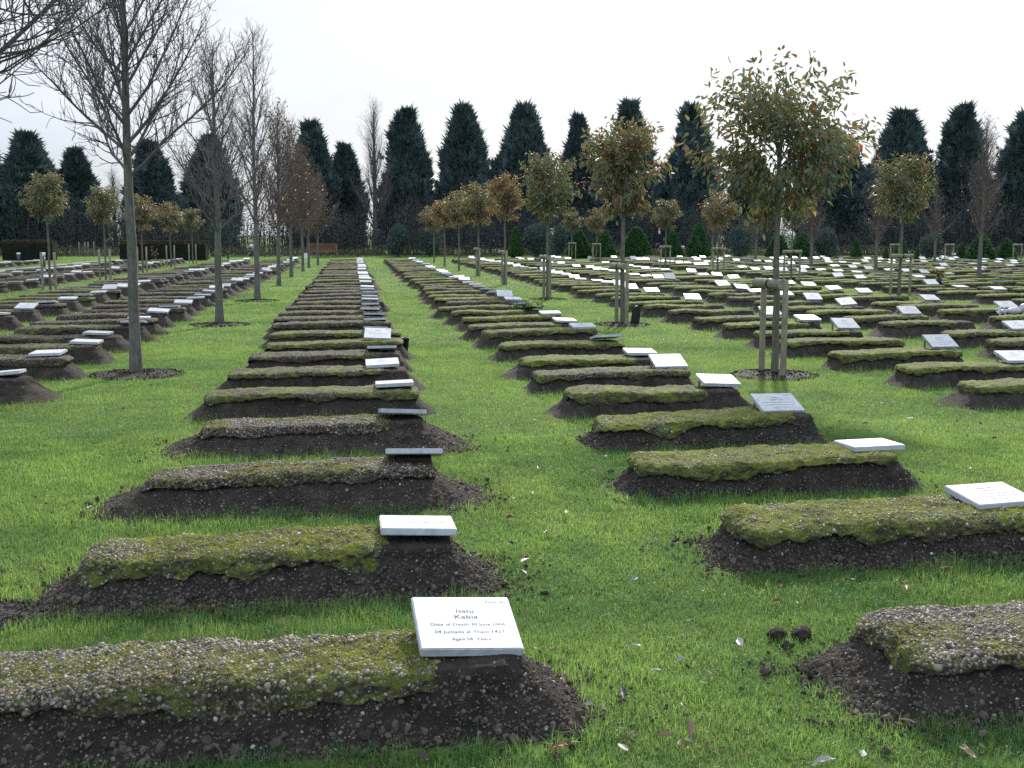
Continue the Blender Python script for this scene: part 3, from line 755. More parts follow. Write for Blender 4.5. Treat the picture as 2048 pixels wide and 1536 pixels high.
for m in pl[:300]:
    rn = m['row']; t = m['tilt']
    grey = (rr.random() < (.42 if ROWS[rn]['x'] > 5 else .10)) and (rn not in 'AB' or m['k'] > 9)
    f = ("pale grey" if grey else "white")
    ori = "tilted forward" if t > 8 else ("tilted back" if t < -3 else "lying level")
    first = (rn == 'A' and m['k'] == 1)
    lab = ("white marble plaque with a fully readable engraved inscription, nearest in the left row" if first
           else f"{f} plaque {ori}, {ordinal(m['pk'])} in the {ROWS[rn]['ph']}")
    if len(lab.split()) > 16: lab = f"{f} plaque {ori}, {ordinal(m['pk'])} in the {ROWS[rn]['ph']}"
    x = m['px'] if not first else .345
    yaw = rr.gauss(0, 2.5); roll = rr.gauss(0, 1.6)
    if first: yaw, roll = 4.0, 4.0
    if rn == 'A' and m['k'] == 2: yaw, roll, x = 0, 2.6, .262
    if rn == 'A' and m['k'] == 3: yaw, roll, x = -3, .8, .335
    if rn == 'A' and m['k'] in (4, 5): x = .335
    q_ = rr.uniform(.86, 1.04) * (.86 if m['F'] > 24 and rn not in 'AB' else 1); g = (.66 * q_, .69 * q_, .73 * q_, 1) if grey else (q_, q_, q_, 1)
    loc = (x, m['y'] + .04, plaque_z(m)); rot = (R(t), R(roll), R(yaw))
    if m['F'] < 31:
        root = tag(link("grave_plaque", None, None, loc, rot), lab, "grave plaque", "marble grave plaques")
        o = link("slab", SLAB, root); o.color = g
        if m['F'] < 20:
            if rn == 'A' and m['k'] == 3: link("base_block", BLOCK, root, (0, .0, -ST / 2 + .001), (-R(t), 0, 0))
            for sx in ((-1, 1) if t > 0 else ()): link("peg", PEG, root, (sx * .135, .12, -ST / 2 + .001), (-R(t), 0, 0))
        if first: link("inscription", INS1, root)
        elif rn == 'A' and m['k'] == 2: link("inscription", INS2, root); 
        elif m['F'] < 26 and t > 2: link("inscription", MARKS[int(m['r'] * 991) % 4], root)
    else:
        o = tag(link("grave_plaque", SLAB_FAR, None, loc, rot), lab, "grave plaque", "marble grave plaques"); o.color = g
if len(pl) > 300:
    mb = MB()
    for m in pl[300:]:
        q = MB(); box(q, (0, 0, 0), (SW, SD, ST)); mm = Matrix.Rotation(R(m['tilt']), 3, 'X')
        V = np.concatenate(q.V) @ np.array(mm).T + np.array([m['px'], m['y'] + .04, plaque_z(m)])
        mb.add(V, F4=np.concatenate(q.F4))
    tag(link("grave_plaque_field", mb.data("grave_plaque_field", M['marble'], False, False)), "most distant white plaques massed at the far end of the cemetery", "grave plaques", kind="stuff")

# ------------------------------------------------------------------ trees
def grow_bare(seed, H, z0, spread, n1, n2k, n3k, r0, asc=38, tl=.20, leader=1.0, dense=1.0):
    rg = np.random.default_rng(seed); rd = random.Random(seed)
    trunk, limbs, twigs = [], [], []
    k = 14; zz = np.linspace(0, H, k); wob = np.cumsum(rg.normal(0, .018, (k, 2)), 0) * np.linspace(0, 1, k)[:, None]
    tp = np.c_[wob, zz]; trad = r0 * (1 - zz / H) ** .8 + .005; trad[0] *= 1.22
    trunk.append((tp, trad))
    def at(z): return np.array([np.interp(z, zz, tp[:, 0]), np.interp(z, zz, tp[:, 1]), z]), np.interp(z, zz, trad)
    def poly(p, d, L, n, r, r1, up, jit):
        pts = [p]; d = d / np.linalg.norm(d); s = L / (n - 1)
        for i in range(n - 1):
            d = d + np.array([0, 0, up]) / (n - 1) + rg.normal(0, jit, 3); d /= np.linalg.norm(d)
            pts.append(pts[-1] + d * s)
        return np.array(pts), np.linspace(r, r1, n)
    az = rd.uniform(0, 6.28)
    for i in range(n1):
        t = i / (n1 - 1); z = z0 + (H * .93 - z0) * t ** 1.25
        az += 2.399 + rd.uniform(-.4, .4)
        p, rr_ = at(z); a = R(asc + rd.uniform(-9, 12) - 20 * t)
        Lb = spread * (1.25 - .95 * t) * rd.uniform(.8, 1.2) / max(.45, math.sin(a)) * .8
        d = np.array([math.cos(az) * math.sin(a), math.sin(az) * math.sin(a), math.cos(a)])
        if t < .18: d[2] *= .75
        P_, r_ = poly(p, d, Lb, 9, min(rr_ * .50, .018 * (H / 5.5)), .004, .62, .085)
        limbs.append((P_, r_))
        n2_ = max(4, int(n2k * Lb * dense))
        for j in range(n2_):
            u = .12 + .86 * (j + rd.random() * .6) / n2_
            q = u * 8; i0 = min(7, int(q)); pp = P_[i0] + (P_[i0 + 1] - P_[i0]) * (q - i0)
            dd = P_[i0 + 1] - P_[i0]; dd /= np.linalg.norm(dd)
            side = np.cross(dd, rg.normal(size=3)); side /= np.linalg.norm(side)
            d2 = dd * .75 + side * .75 + np.array([0, 0, .15])
            L2 = (.24 + .42 * (1 - u)) * rd.uniform(.6, 1.2) * spread / 1.2
            r2 = max(.003, r_[i0] * .5)
            P2, rr2 = poly(pp, d2, L2, 5, r2, .0022, .5, .13)
            twigs.append((P2, rr2))
            for q3 in range(max(2, int(n3k * L2))):
                u3 = rd.uniform(.1, 1) * 4; i3 = min(3, int(u3)); p3 = P2[i3] + (P2[i3 + 1] - P2[i3]) * (u3 - i3)
                d3 = (P2[i3 + 1] - P2[i3]); d3 /= np.linalg.norm(d3)
                s3 = np.cross(d3, rg.normal(size=3)); s3 /= np.linalg.norm(s3)
                P3, rr3 = poly(p3, d3 * .6 + s3 * .8 + np.array([0, 0, .2]), tl * rd.uniform(.35, 1.2), 4, .0031, .0024, .5, .26)
                twigs.append((P3, rr3))
    return trunk, limbs, twigs

LEAF_V = np.array([(0, 0, 0), (-.5, .33, .10), (0, .36, 0), (.5, .33, .10), (-.38, .72, .06), (0, .74, -.02), (.38, .72, .06), (0, 1.1, -.12)])
LEAF_F4 = np.array([(2, 5, 4, 1), (3, 6, 5, 2)]); LEAF_F3 = np.array([(0, 2, 1), (0, 3, 2), (4, 5, 7), (5, 6, 7)])
def leaves(mb, P, D, ln, wd, col, rg):
    """P base points, D axis directions"""
    n = len(P); D = D / (np.linalg.norm(D, axis=1, keepdims=True) + 1e-9)
    X = np.cross(D, rg.normal(size=(n, 3))); X /= np.linalg.norm(X, axis=1, keepdims=True) + 1e-9
    Z = np.cross(X, D)
    L = LEAF_V[None]
    V = P[:, None] + X[:, None] * (L[..., 0:1] * wd[:, None, None]) + D[:, None] * (L[..., 1:2] * ln[:, None, None]) + Z[:, None] * (L[..., 2:3] * ln[:, None, None])
    k = (np.arange(n) * 8)[:, None, None]
    mb.add(V.reshape(-1, 3), F3=(LEAF_F3[None] + k).reshape(-1, 3), F4=(LEAF_F4[None] + k).reshape(-1, 4), col=np.repeat(col, 8, axis=0))

def bare_meshes(seed, H, z0, spread, n1, n2k, n3k, r0, twigmat='twig', brown=0, **kw):
    tr, li, tw = grow_bare(seed, H, z0, spread, n1, n2k, n3k, r0, **kw)
    mb = MB(); tubes(mb, tr, 12); a = mb.data("trunk", M['bark'], True, False)
    mb = MB(); tubes(mb, li, 6); tubes(mb, tw, 3); b = mb.data("branches", M[twigmat], True, False)
    rg = np.random.default_rng(seed + 5)
    nl = brown if brown else 14
    k = rg.integers(0, len(tw), nl); P_ = np.array([tw[i][0][-1] for i in k]); D = rg.normal(0, .6, (nl, 3)) + np.array([0, 0, -.8])
    cc = np.array([(.16, .09, .05), (.11, .065, .045), (.20, .17, .04), (.13, .075, .04)])[rg.integers(0, 4, nl)]
    mb = MB(); leaves(mb, P_, D, rg.uniform(.05, .09, nl), rg.uniform(.03, .05, nl), cc, rg); c = mb.data("dead_leaves", M['litter'])
    return a, b, c

def place_tree(name, label, cat, meshes, loc, rz, sc, group, names):
    root = thing(name, label, cat, loc, rz, group); root.scale = (sc[0], sc[0], sc[1])
    for nm, me in zip(names, meshes): link(nm, me, root)
    return root

BN = ("trunk", "branches", "dead_leaves")
g_near = bare_meshes(3, 5.9, 2.05, 1.28, 33, 16, 17, .058, asc=46)
g_side = bare_meshes(8, 5.6, 1.72, 1.85, 34, 17, 19, .060, asc=50)
g_mid = bare_meshes(14, 5.3, 1.75, 1.2, 30, 13, 12, .066, asc=44)
g_mid2 = bare_meshes(22, 6.2, 1.75, 1.1, 32, 12, 11, .064)
g_brown = bare_meshes(31, 5.2, 1.5, 1.15, 36, 13, 12, .062, 'twigbrown', 900, asc=32)
g_brown2 = bare_meshes(37, 4.9, 1.4, 1.15, 34, 13, 12, .06, 'twigbrown', 700, asc=34)
BT = [(-2.43, 5.85, g_side, 1.0, 1.0, "leafless tree reaching into the top left corner, its trunk outside the picture"),
      (-2.43, 12.93, g_near, 1.0, 1.06, "tall leafless tree with lichened grey trunk, nearest in the left tree line"),
      (-2.33, 20.02, g_mid, 1.0, .90, "leafless tree with dense upswept twigs, second nearest in the left line"),
      (-2.28, 27.26, g_mid2, 1.0, 1.0, "slender tall leafless tree, third nearest in the left tree line"),
      (-2.29, 35.24, g_brown, 1.0, 1.0, "brown twiggy tree keeping dead leaves, fourth nearest in the left line"),
      (-2.29, 42.3, g_brown2, 1.05, 1.08, "brown twiggy tree keeping dead leaves, fifth nearest in the left line"),
      (-2.17, 49.2, g_brown, .95, .95, "brown twiggy tree, sixth nearest in the left tree line"),
      (-2.12, 54.4, g_brown2, .95, .95, "brown twiggy tree, seventh nearest in the left tree line"),
      (-1.83, 58.8, g_brown, .9, .85, "small brown twiggy tree, farthest in the left tree line near the bench")]
for i, (x, y, g, s1, s2, lab) in enumerate(BT):
    place_tree("bare_tree", lab, "tree", g, (x, y, 0), [3.3, 2.35, 1.3, 2.0, .3, 4.0, 5.1, 2.6, 1.1][i], (s1, s2), "bare trees left of the long rows", BN)
g_cone = bare_meshes(44, 5.6, 1.3, .95, 34, 10, 10, .075, 'twigbrown', 200, asc=33)
for i, (x, y, s1, s2, lab) in enumerate([(21.48, 36.6, 1, .98, "dark conical leafless tree standing among plaques at the far right"),
    (20.7, 42.84, .95, .85, "brown leafless tree second nearest in the right tree line"), (21.4, 51.0, 1, .85, "brown leafless tree third nearest in the right tree line"),
    (21.0, 57.4, 1, .85, "brown leafless tree fourth nearest in the right tree line"), (21.0, 64.7, .95, .8, "brown leafless tree farthest in the right tree line"),
    (30.0, 55.4, 1.0, .8, "brown leafless tree at the right picture edge before the conifers")]):
    place_tree("bare_tree", lab, "tree", g_cone, (x, y, 0), i * 1.7, (s1, s2), "bare trees in the right field", BN)

LC = np.array([(.120, .155, .095), (.140, .170, .095), (.160, .165, .085), (.195, .180, .075), (.29, .150, .085), (.32, .105, .075), (.28, .185, .095), (.34, .29, .07), (.17, .145, .105)])
def leafy_meshes(seed, z0, z1, rad, nl, ll, r0, probs, nbr=14):
    rg = np.random.default_rng(seed); rd = random.Random(seed); H = z1
    k = 10; zz = np.linspace(0, z0 + (z1 - z0) * .55, k); wob = np.cumsum(rg.normal(0, .008, (k, 2)), 0)
    tp = np.c_[wob, zz]; mb = MB(); tubes(mb, [(tp, np.linspace(r0 * 1.15, r0 * .55, k))], 10); tr = mb.data("trunk", M['bark2'], True, False)
    c = np.array([0, 0, (z0 + z1) / 2]); hz = (z1 - z0) / 2
    br, pts, dirs = [], [], []
    for i in range(nbr * 4):
        az = i * 2.399 + rd.uniform(-.3, .3); u = -.8 + 1.8 * rd.random() ** .72; rho = (max(0.05, 1 - u ** 4) ** .5 if u > 0 else max(.05, 1 + u) ** .42) * rd.uniform(.12, 1.0) ** .45 * 1.05
        tip = c + np.array([math.cos(az) * rad * rho, math.sin(az) * rad * rho, u * hz])
        zb = z0 + (z1 - z0) * np.clip((u + 1) / 2 * .6 - .02, 0, .5); b = np.array([np.interp(zb, zz, tp[:, 0]), np.interp(zb, zz, tp[:, 1]), zb])
        t = np.linspace(0, 1, 7)[:, None]; mid = (b + tip) / 2 + np.array([0, 0, .12 * rad]) + rg.normal(0, .05, 3)
        P_ = b * (1 - t) ** 2 + mid * 2 * t * (1 - t) + tip * t ** 2
        br.append((P_, np.linspace(.011, .0025, 7) * (1 if i < nbr else .6)))
        n = nl // (nbr * 4)
        s = rg.uniform(.22, 1.04, n) ** .8 * 6; i0 = np.clip(s.astype(int), 0, 5); f = (s - i0)[:, None]
        q = P_[i0] + (P_[i0 + 1] - P_[i0]) * f + rg.normal(0, .085 * rad, (n, 3))
        pts.append(q); o = (q - c); o /= np.linalg.norm(o, axis=1, keepdims=True) + 1e-6
        dirs.append(o * .55 + rg.normal(0, .5, (n, 3)) + np.array([0, 0, -.75]))
    mb = MB(); tubes(mb, br, 5); bb = mb.data("branches", M['bark2'], True, False)
    P_ = np.concatenate(pts); D = np.concatenate(dirs); n = len(P_)
    ci = rg.choice(len(LC), n, p=probs)
    # redder towards the outside top for young growth
    col = LC[ci] * rg.uniform(.7, 1.25, (n, 1))
    mb = MB(); leaves(mb, P_, D, ll * rg.uniform(.65, 1.15, n), ll * rg.uniform(.30, .42, n), col, rg)
    return tr, bb, mb.data("crown", M['leaf'])
PG = [.31, .29, .18, .07, .03, .025, .045, .02, .03]; PR = [.10, .13, .12, .08, .17, .10, .19, .05, .06]; PM = [.22, .22, .17, .09, .07, .035, .11, .03, .055]
LN_ = ("trunk", "branches", "crown")
l_1 = leafy_meshes(61, 1.56, 3.36, 1.0, 5200, .094, .038, PG)
l_2 = leafy_meshes(67, 1.78, 3.50, .72, 3800, .105, .042, PM)
l_3 = leafy_meshes(71, 1.75, 3.50, .74, 3400, .105, .040, PG)
l_r = leafy_meshes(73, 1.75, 3.40, .58, 2600, .10, .036, PR)
l_m = leafy_meshes(79, 1.80, 3.45, .76, 2400, .115, .038, PM)
l_g = leafy_meshes(83, 1.75, 3.30, .64, 2400, .105, .034, PG)
RT = [(4.60, 11.9, l_1, 1, 1, "large evergreen tree with red tinged leaves, nearest in the leafy line"),
      (4.60, 19.06, l_2, 1, 1, "evergreen tree with rusty crown, second nearest in the leafy line"),
      (4.63, 26.92, l_3, 1, 1, "dark green round headed tree, third nearest in the leafy line"),
      (4.66, 34.97, l_r, 1, 1.02, "reddest round headed tree, fourth nearest in the leafy line"),
      (4.64, 42.32, l_m, 1.05, 1.02, "olive brown round headed tree, fifth nearest in the leafy line"),
      (4.45, 48.26, l_m, 1.05, 1.0, "olive brown round headed tree, sixth nearest in the leafy line"),
      (4.47, 56.04, l_r, 1.3, .98, "rusty round headed tree, seventh nearest in the leafy line"),
      (4.45, 63.5, l_m, 1.1, .93, "brown round headed tree, farthest in the leafy line")]
for i, (x, y, g, s1, s2, lab) in enumerate(RT):
    place_tree("evergreen_tree", lab, "tree", g, (x, y, 0), [.6, 2.0, 3.9, 1.0, 5.0, 2.7, .4, 1.6][i], (s1, s2), "round headed evergreen trees", LN_)
T2 = [(13.81, 27.23, l_3, 1.08, 1.02, "round headed evergreen tree standing alone before the right conifers"),
      (13.9, 34.7, l_g, .95, .93, "round headed tree behind the big evergreen, second in its right line"),
      (13.9, 42.1, l_m, .95, .93, "round headed tree third in the right evergreen line"), (13.9, 49.6, l_g, 1.1, .95, "round headed tree fourth in the right evergreen line"),
      (13.9, 64.2, l_m, .9, .90, "round headed tree fifth in the right evergreen line"), (13.9, 71.6, l_g, 1.1, .92, "round headed tree farthest in the right evergreen line"),
      (-8.6, 26.3, l_g, 1, 1.0, "green tree just peeking in at the left picture edge"),
      (-8.57, 33.56, l_g, 1, 1.0, "dark green round headed tree nearest of the far left line"), (-8.55, 40.8, l_g, .95, .98, "dark green round headed tree second in the far left line"),
      (-8.6, 48.1, l_m, .9, .93, "round headed tree half hidden by the tall bare trunk"), (-8.6, 55.4, l_m, .95, .9, "round headed tree before the long clipped hedge"),
      (-8.6, 62.8, l_g, 1, .9, "round headed tree at the right end of the long clipped hedge")]
for i, (x, y, g, s1, s2, lab) in enumerate(T2):
    place_tree("evergreen_tree", lab, "tree", g, (x, y, 0), i * 1.31, (s1, s2), "round headed evergreen trees", LN_)

# stakes with crossbar and rubber tie
def stake_part(h, r): 
    mb = MB(); tubes(mb, [(np.array([(0, 0, -.05), (0, 0, h * .5), (0, 0, h)]), np.array([r * 1.03, r, r * .98]))], 10); return mb.data("post", M['post'], True, False)
POST = stake_part(1.07, .034)
mb = MB(); tubes(mb, [(np.array([(-.26, 0, 0), (0, 0, 0), (.26, 0, 0)]), np.full(3, .054))], 12); 
_v = mb.V[0]; mb.add(_v[:12], F3=[(0, q + 1, q) for q in range(1, 11)]); BAR = mb.data("crossbar", M['post'], False, False)
a_ = np.arange(16) / 16 * 2 * math.pi
mb = MB(); ring = [np.stack([np.zeros(16) + dx, .058 * rr_ * np.cos(a_), .058 * rr_ * np.sin(a_)], 1) for dx, rr_ in [(-.018, .86), (-.018, 1), (.018, 1), (.018, .86)]]
V, F = ringmesh(ring, 16); mb.add(V, F4=F); TIE = mb.data("rubber_tie", M['rubber'], False, False)
def stakes(x, y, rz, half, lab, bar=True, s=1.0):
    root = thing("tree_stake", lab, "tree stake", (x, y, 0), rz, "timber tree stakes"); root.scale = (s, s, s)
    for sx in (-1, 1): link("post", POST, root, (sx * half, -.02, 0))
    if bar:
        link("crossbar", BAR, root, (-.03, -.075, 1.02), None, ((half + .05) / .26, 1, 1)); link("rubber_tie", TIE, root, (.0, -.075, 1.02), (0, R(12), 0))
for i, (x, y, g, s1, s2, lab) in enumerate(RT):
    if i < 5: stakes(x, y, R(-82), .24, ["pair of stakes with crossbar around the nearest leafy tree", "stakes with crossbar around the second nearest leafy tree", "stakes with crossbar around the third nearest leafy tree", "stakes with crossbar around the fourth nearest leafy tree", "stakes with crossbar around the fifth nearest leafy tree"][i])
for i, j in enumerate([0, 1, 2, 3, 4, 5]):
    x, y = T2[j][:2]; stakes(x, y - .03, R(4), .27 if j < 2 else .22, "stakes with crossbar around the " + ["tree alone before the right conifers", "second tree of the right evergreen line", "third tree of the right evergreen line", "fourth tree of the right evergreen line", "fifth tree of the right evergreen line", "farthest tree of the right evergreen line"][i])
for i, j in enumerate([7, 8, 9, 10, 11]):
    x, y = T2[j][:2]; stakes(x, y - .03, R(-12), .19, "bare stake pair around the " + ["nearest tree of the far left line", "second tree of the far left line", "tree half hidden by the tall trunk", "tree before the long clipped hedge", "tree at the hedge's right end"][i], bar=False)
for px, lab in [(1788, "small stake pair between two slim conifers at right"), (1897, "stake pair near the white notice at far right"), (2033, "stake pair at the right picture edge below the conifers")]:
    x, y = at_dist(px, 62); stakes(x, y, 0, .24, lab)
for px, lab in [(165, "left pair of stakes standing behind the grey path"), (183, "right pair of stakes standing behind the grey path")]:
    x, y = at_dist(px, 81); stakes(x, y, 0, .2, lab, bar=False)

# bark mulch rings round the trunks
def mulch(seed, rad):
    rg = np.random.default_rng(seed); mb = MB()
    a = np.arange(40) / 40 * 2 * math.pi; ro = rad * (1 + .12 * vnoise(np.stack([np.cos(a) * 2 + seed, np.sin(a) * 2, a * 0], -1)))
    rows = [np.stack([np.cos(a) * ro * f, np.sin(a) * ro * f, np.full(40, z)], 1) for f, z in [(1, .004), (.85, .022), (.5, .035), (.05, .045)]]
    V, F = ringmesh(rows, 40); mb.add(V, F4=F, col=(.030, .024, .020))
    n = 1500; t = rg.uniform(0, 2 * math.pi, n); q = np.sqrt(rg.uniform(0, 1.12, n)) * rad
    P_ = np.stack([np.cos(t) * q, np.sin(t) * q, .04 * (1 - q / rad).clip(0) + .014], 1)
    c = np.array([(.045, .033, .025), (.025, .02, .017), (.09, .07, .055), (.15, .125, .10)])[rg.choice(4, n, p=[.4, .35, .19, .06])]
    V = np.array([(-1, -.4, 0), (1, -.4, .1), (1, .4, 0), (-1, .4, .1)])[None] * rg.uniform(.008, .024, (n, 1, 1))
    V = np.einsum('nij,nkj->nki', rotmats(n, rg), V) * np.array([1, 1, .5]) + P_[:, None]
    mb.add(V.reshape(-1, 3), F4=(np.arange(n) * 4)[:, None] + np.array([[0, 1, 2, 3]]), col=np.repeat(c, 4, axis=0))
    return mb.data("mulch_bed", M['mulch'], False)
MU = [mulch(1, .50), mulch(2, .46)]
beds = []
for i in (1, 2, 3):
    x, y = BT[i][:2]; beds.append((x, y, .5)); tag(link("mulch_bed", MU[0], None, (x, y, 0), (0, 0, i)), "dark bark mulch ring at the foot of the " + ["", "nearest", "second", "third"][i] + " leafless left tree", "mulch bed", "mulch rings under trees")
for i in (0, 1, 2):
    x, y = RT[i][:2]; beds.append((x, y, .46)); tag(link("mulch_bed", MU[1], None, (x, y, 0), (0, 0, i * 2)), "dark bark mulch ring at the foot of the " + ["nearest", "second", "third"][i] + " leafy tree", "mulch bed", "mulch rings under trees")

# conifers of the windbreak
def conifer(seed, H, W):
    rg = np.random.default_rng(seed)
    tips = [(0, 0, 1.0)] + [(rg.uniform(-.42, .42) * W, rg.uniform(-.42, .42) * W, rg.uniform(.86, .97)) for _ in range(3)]
    t0_, ex_ = rg.uniform(.24, .46), rg.uniform(1.05, 1.55)
    def prof(t): return W * np.clip(np.minimum(1.0, .86 + .5 * t) * (1 - np.clip((t - t0_) / (1.02 - t0_), 0, 1) ** ex_), .012, 1)
    n = 6200; t = np.clip(rg.beta(1.2, .95, n), .02, .995); az = rg.uniform(0, 2 * math.pi, n)
    def lumpf(az, t): return 1 + .42 * fbm(np.stack([np.cos(az) * 1.9 + seed, np.sin(az) * 1.9, t * 9], -1), 3)
    rr_ = prof(t) * lumpf(az, t) * rg.uniform(.80, 1.06, n)
    P_ = np.stack([np.cos(az) * rr_, np.sin(az) * rr_, .6 + t * (H - .6) - .5], 1)
    # side leaders give the ragged, many pointed top
    for (tx, ty, th) in tips[1:]:
        q = rg.random(n) < .045; m_ = q.sum(); u = rg.random(m_)
        P_[q] = np.stack([tx + rg.normal(0, .35, m_) * (1.1 - u), ty + rg.normal(0, .35, m_) * (1.1 - u), H * (th - .22 * (1 - u)) - .4], 1)
    D = np.stack([np.cos(az), np.sin(az), np.full(n, 1.15)], 1) + rg.normal(0, .34, (n, 3)); D /= np.linalg.norm(D, axis=1, keepdims=True)
    L = rg.uniform(.30, .75, n); L[rg.random(n) < .10] *= 1.6
    S = np.cross(D, rg.normal(size=(n, 3))); S /= np.linalg.norm(S, axis=1, keepdims=True)
    col = np.array([.090, .126, .122]) * rg.uniform(.7, 1.3, (n, 1)) * (1 + .25 * vnoise(P_ * .9))[:, None]  # distance haze put into the foliage colour as a bluish tint
    mb = MB()
    # each spray is a fan of five narrow pointed fronds
    for a, l, wd in [(0, 1, .10), (.38, .74, .085), (-.38, .74, .085), (.75, .5, .08), (-.75, .5, .08)]:
        d = D * math.cos(a) + S * math.sin(a); s = -D * math.sin(a) + S * math.cos(a)
        up = np.cross(d, s) * .04
        q = P_ + D * (L * (.06 if a == 0 else .14))[:, None]
        V = np.stack([q, q + d * (L * l * .4)[:, None] + s * (L * wd)[:, None] + up, q + d * (L * l)[:, None], q + d * (L * l * .4)[:, None] - s * (L * wd)[:, None] + up], 1)
        mb.add(V.reshape(-1, 3), F4=(np.arange(n) * 4)[:, None] + np.array([[0, 1, 2, 3]]), col=np.repeat(col, 4, axis=0))
    # dense inner body of foliage, a dark core added to block light
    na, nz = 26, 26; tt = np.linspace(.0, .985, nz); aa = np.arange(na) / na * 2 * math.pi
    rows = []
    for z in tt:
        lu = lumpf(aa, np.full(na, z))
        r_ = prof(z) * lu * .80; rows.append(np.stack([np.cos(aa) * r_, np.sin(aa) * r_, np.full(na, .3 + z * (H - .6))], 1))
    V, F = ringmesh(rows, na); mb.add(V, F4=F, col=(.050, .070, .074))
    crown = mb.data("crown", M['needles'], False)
    mb = MB(); tubes(mb, [(np.array([(0, 0, 0), (0, 0, H * .3), (0, 0, H * .6)]), np.array([.22, .16, .08]))], 8)
    return mb.data("trunk", M['bark'], True, False), crown
CV = [conifer(201 + k, 11.0, 2.15) for k in range(9)]
CON = [(-25, 290, 55, 90), (66, 262, 60, 90), (160, 294, 50, 96), (310, 280, 50, 96), (425, 268, 48, 102), (628, 238, 44, 96), (693, 286, 38, 99), (817, 214, 53, 96), (929, 206, 55, 96), (1047, 206, 55, 97),
       (1156, 226, 40, 102), (1256, 199, 56, 96), (1378, 206, 50, 97), (1500, 300, 45, 107), (1662, 262, 66, 96), (1795, 218, 62, 96), (1914, 206, 58, 96), (2040, 222, 60, 93)]
CL = ["at the left picture edge", "broad one at far left behind the clipped hedge", "behind the second small tree at left", "just right of the nearest bare trunk", "behind the second bare tree", "behind the brown twiggy trees",
      "shortest one left of the tall bare tree", "right of the tall bare tree", "square topped one above the central rows", "twin tipped one right of centre", "narrow one left of the rusty evergreen", "tall one behind the rusty evergreen",
      "behind the left side of the largest evergreen", "low one hidden behind the largest evergreen", "wide one right of the largest evergreen", "behind the lone round headed tree", "second from the right picture edge", "at the right picture edge"]
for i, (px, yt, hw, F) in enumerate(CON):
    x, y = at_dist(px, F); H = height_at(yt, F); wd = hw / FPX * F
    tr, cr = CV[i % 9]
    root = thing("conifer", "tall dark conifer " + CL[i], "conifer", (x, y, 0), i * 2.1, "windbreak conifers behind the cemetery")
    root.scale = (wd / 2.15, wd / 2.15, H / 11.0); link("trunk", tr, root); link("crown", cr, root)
gt = bare_meshes(91, 11.6, 1.8, 2.3, 46, 7, 6, .24, 'twig', 10, asc=28, tl=.5)
x, y = at_dist(752, 91); place_tree("bare_tree", "tall leafless tree between two dark conifers left of centre", "tree", gt, (x, y, 0), .5, (1.0, 1.02), None, BN)
x, y = at_dist(1962, 90); place_tree("bare_tree", "tall leafless tree among the conifers at far right", "tree", gt, (x, y, 0), 2.5, (.9, .85), None, BN)
x, y = at_dist(232, 99); place_tree("bare_tree", "leafless tree seen in the gap left of the nearest trunk", "tree", gt, (x, y, 0), 4.1, (.9, .60), None, BN)

# leafy masses: shrubs, hedges, undergrowth
def leaf_cloud(mb, ell, n, size, cols, rg, upb=.2, shell=.72, wr=.5):
    vol = np.array([e[3] * e[4] * e[5] for e in ell]) ** .67; k = rg.choice(len(ell), n, p=vol / vol.sum())
    E = np.array(ell)[k]; d = rg.normal(size=(n, 3)); d /= np.linalg.norm(d, axis=1, keepdims=True)
    lum = 1 + .25 * fbm(d * 2.2 + E[:, :3] * .7, 2)
    P_ = E[:, :3] + d * E[:, 3:6] * (rg.uniform(shell, 1, n) * lum)[:, None]
    ok = P_[:, 2] > .03; P_ = P_[ok]; d = d[ok]; n = len(P_)
    D = d * .7 + rg.normal(0, .5, (n, 3)) + np.array([0, 0, upb])
    c = cols[rg.integers(0, len(cols), n)] * rg.uniform(.65, 1.35, (n, 1)) * (1 + .3 * vnoise(P_ * 1.3))[:, None]
    s = size * rg.uniform(.6, 1.3, n); leaves(mb, P_, D, s, s * wr, c, rg)
DARKG = np.array([(.055, .085, .074), (.065, .098, .076), (.080, .105, .084), (.056, .074, .072)])
CONEG = np.array([(.050, .130, .044), (.070, .160, .048), (.056, .112, .044)])
SHV = []
for k in range(3):
    rg = np.random.default_rng(300 + k); mb = MB()
    leaf_cloud(mb, [(0, 0, 1.1, .85, .85, 1.0), (.3, -.2, 1.5, .6, .6, .6), (-.4, .1, 1.2, .6, .6, .7), (.1, .2, .6, .8, .8, .55)], 4200, .11, DARKG, rg, wr=.5, shell=.55)
    a = mb.data("foliage", M['matte']); mb = MB(); tubes(mb, [(np.array([(0, 0, 0), (dx * .5, dy * .5, .5), (dx, dy, 1.2)]), np.array([.04, .03, .012])) for dx, dy in rg.normal(0, .35, (6, 2))], 5)
    SHV.append((a, mb.data("stem", M['twig'], True, False)))
CNV = []
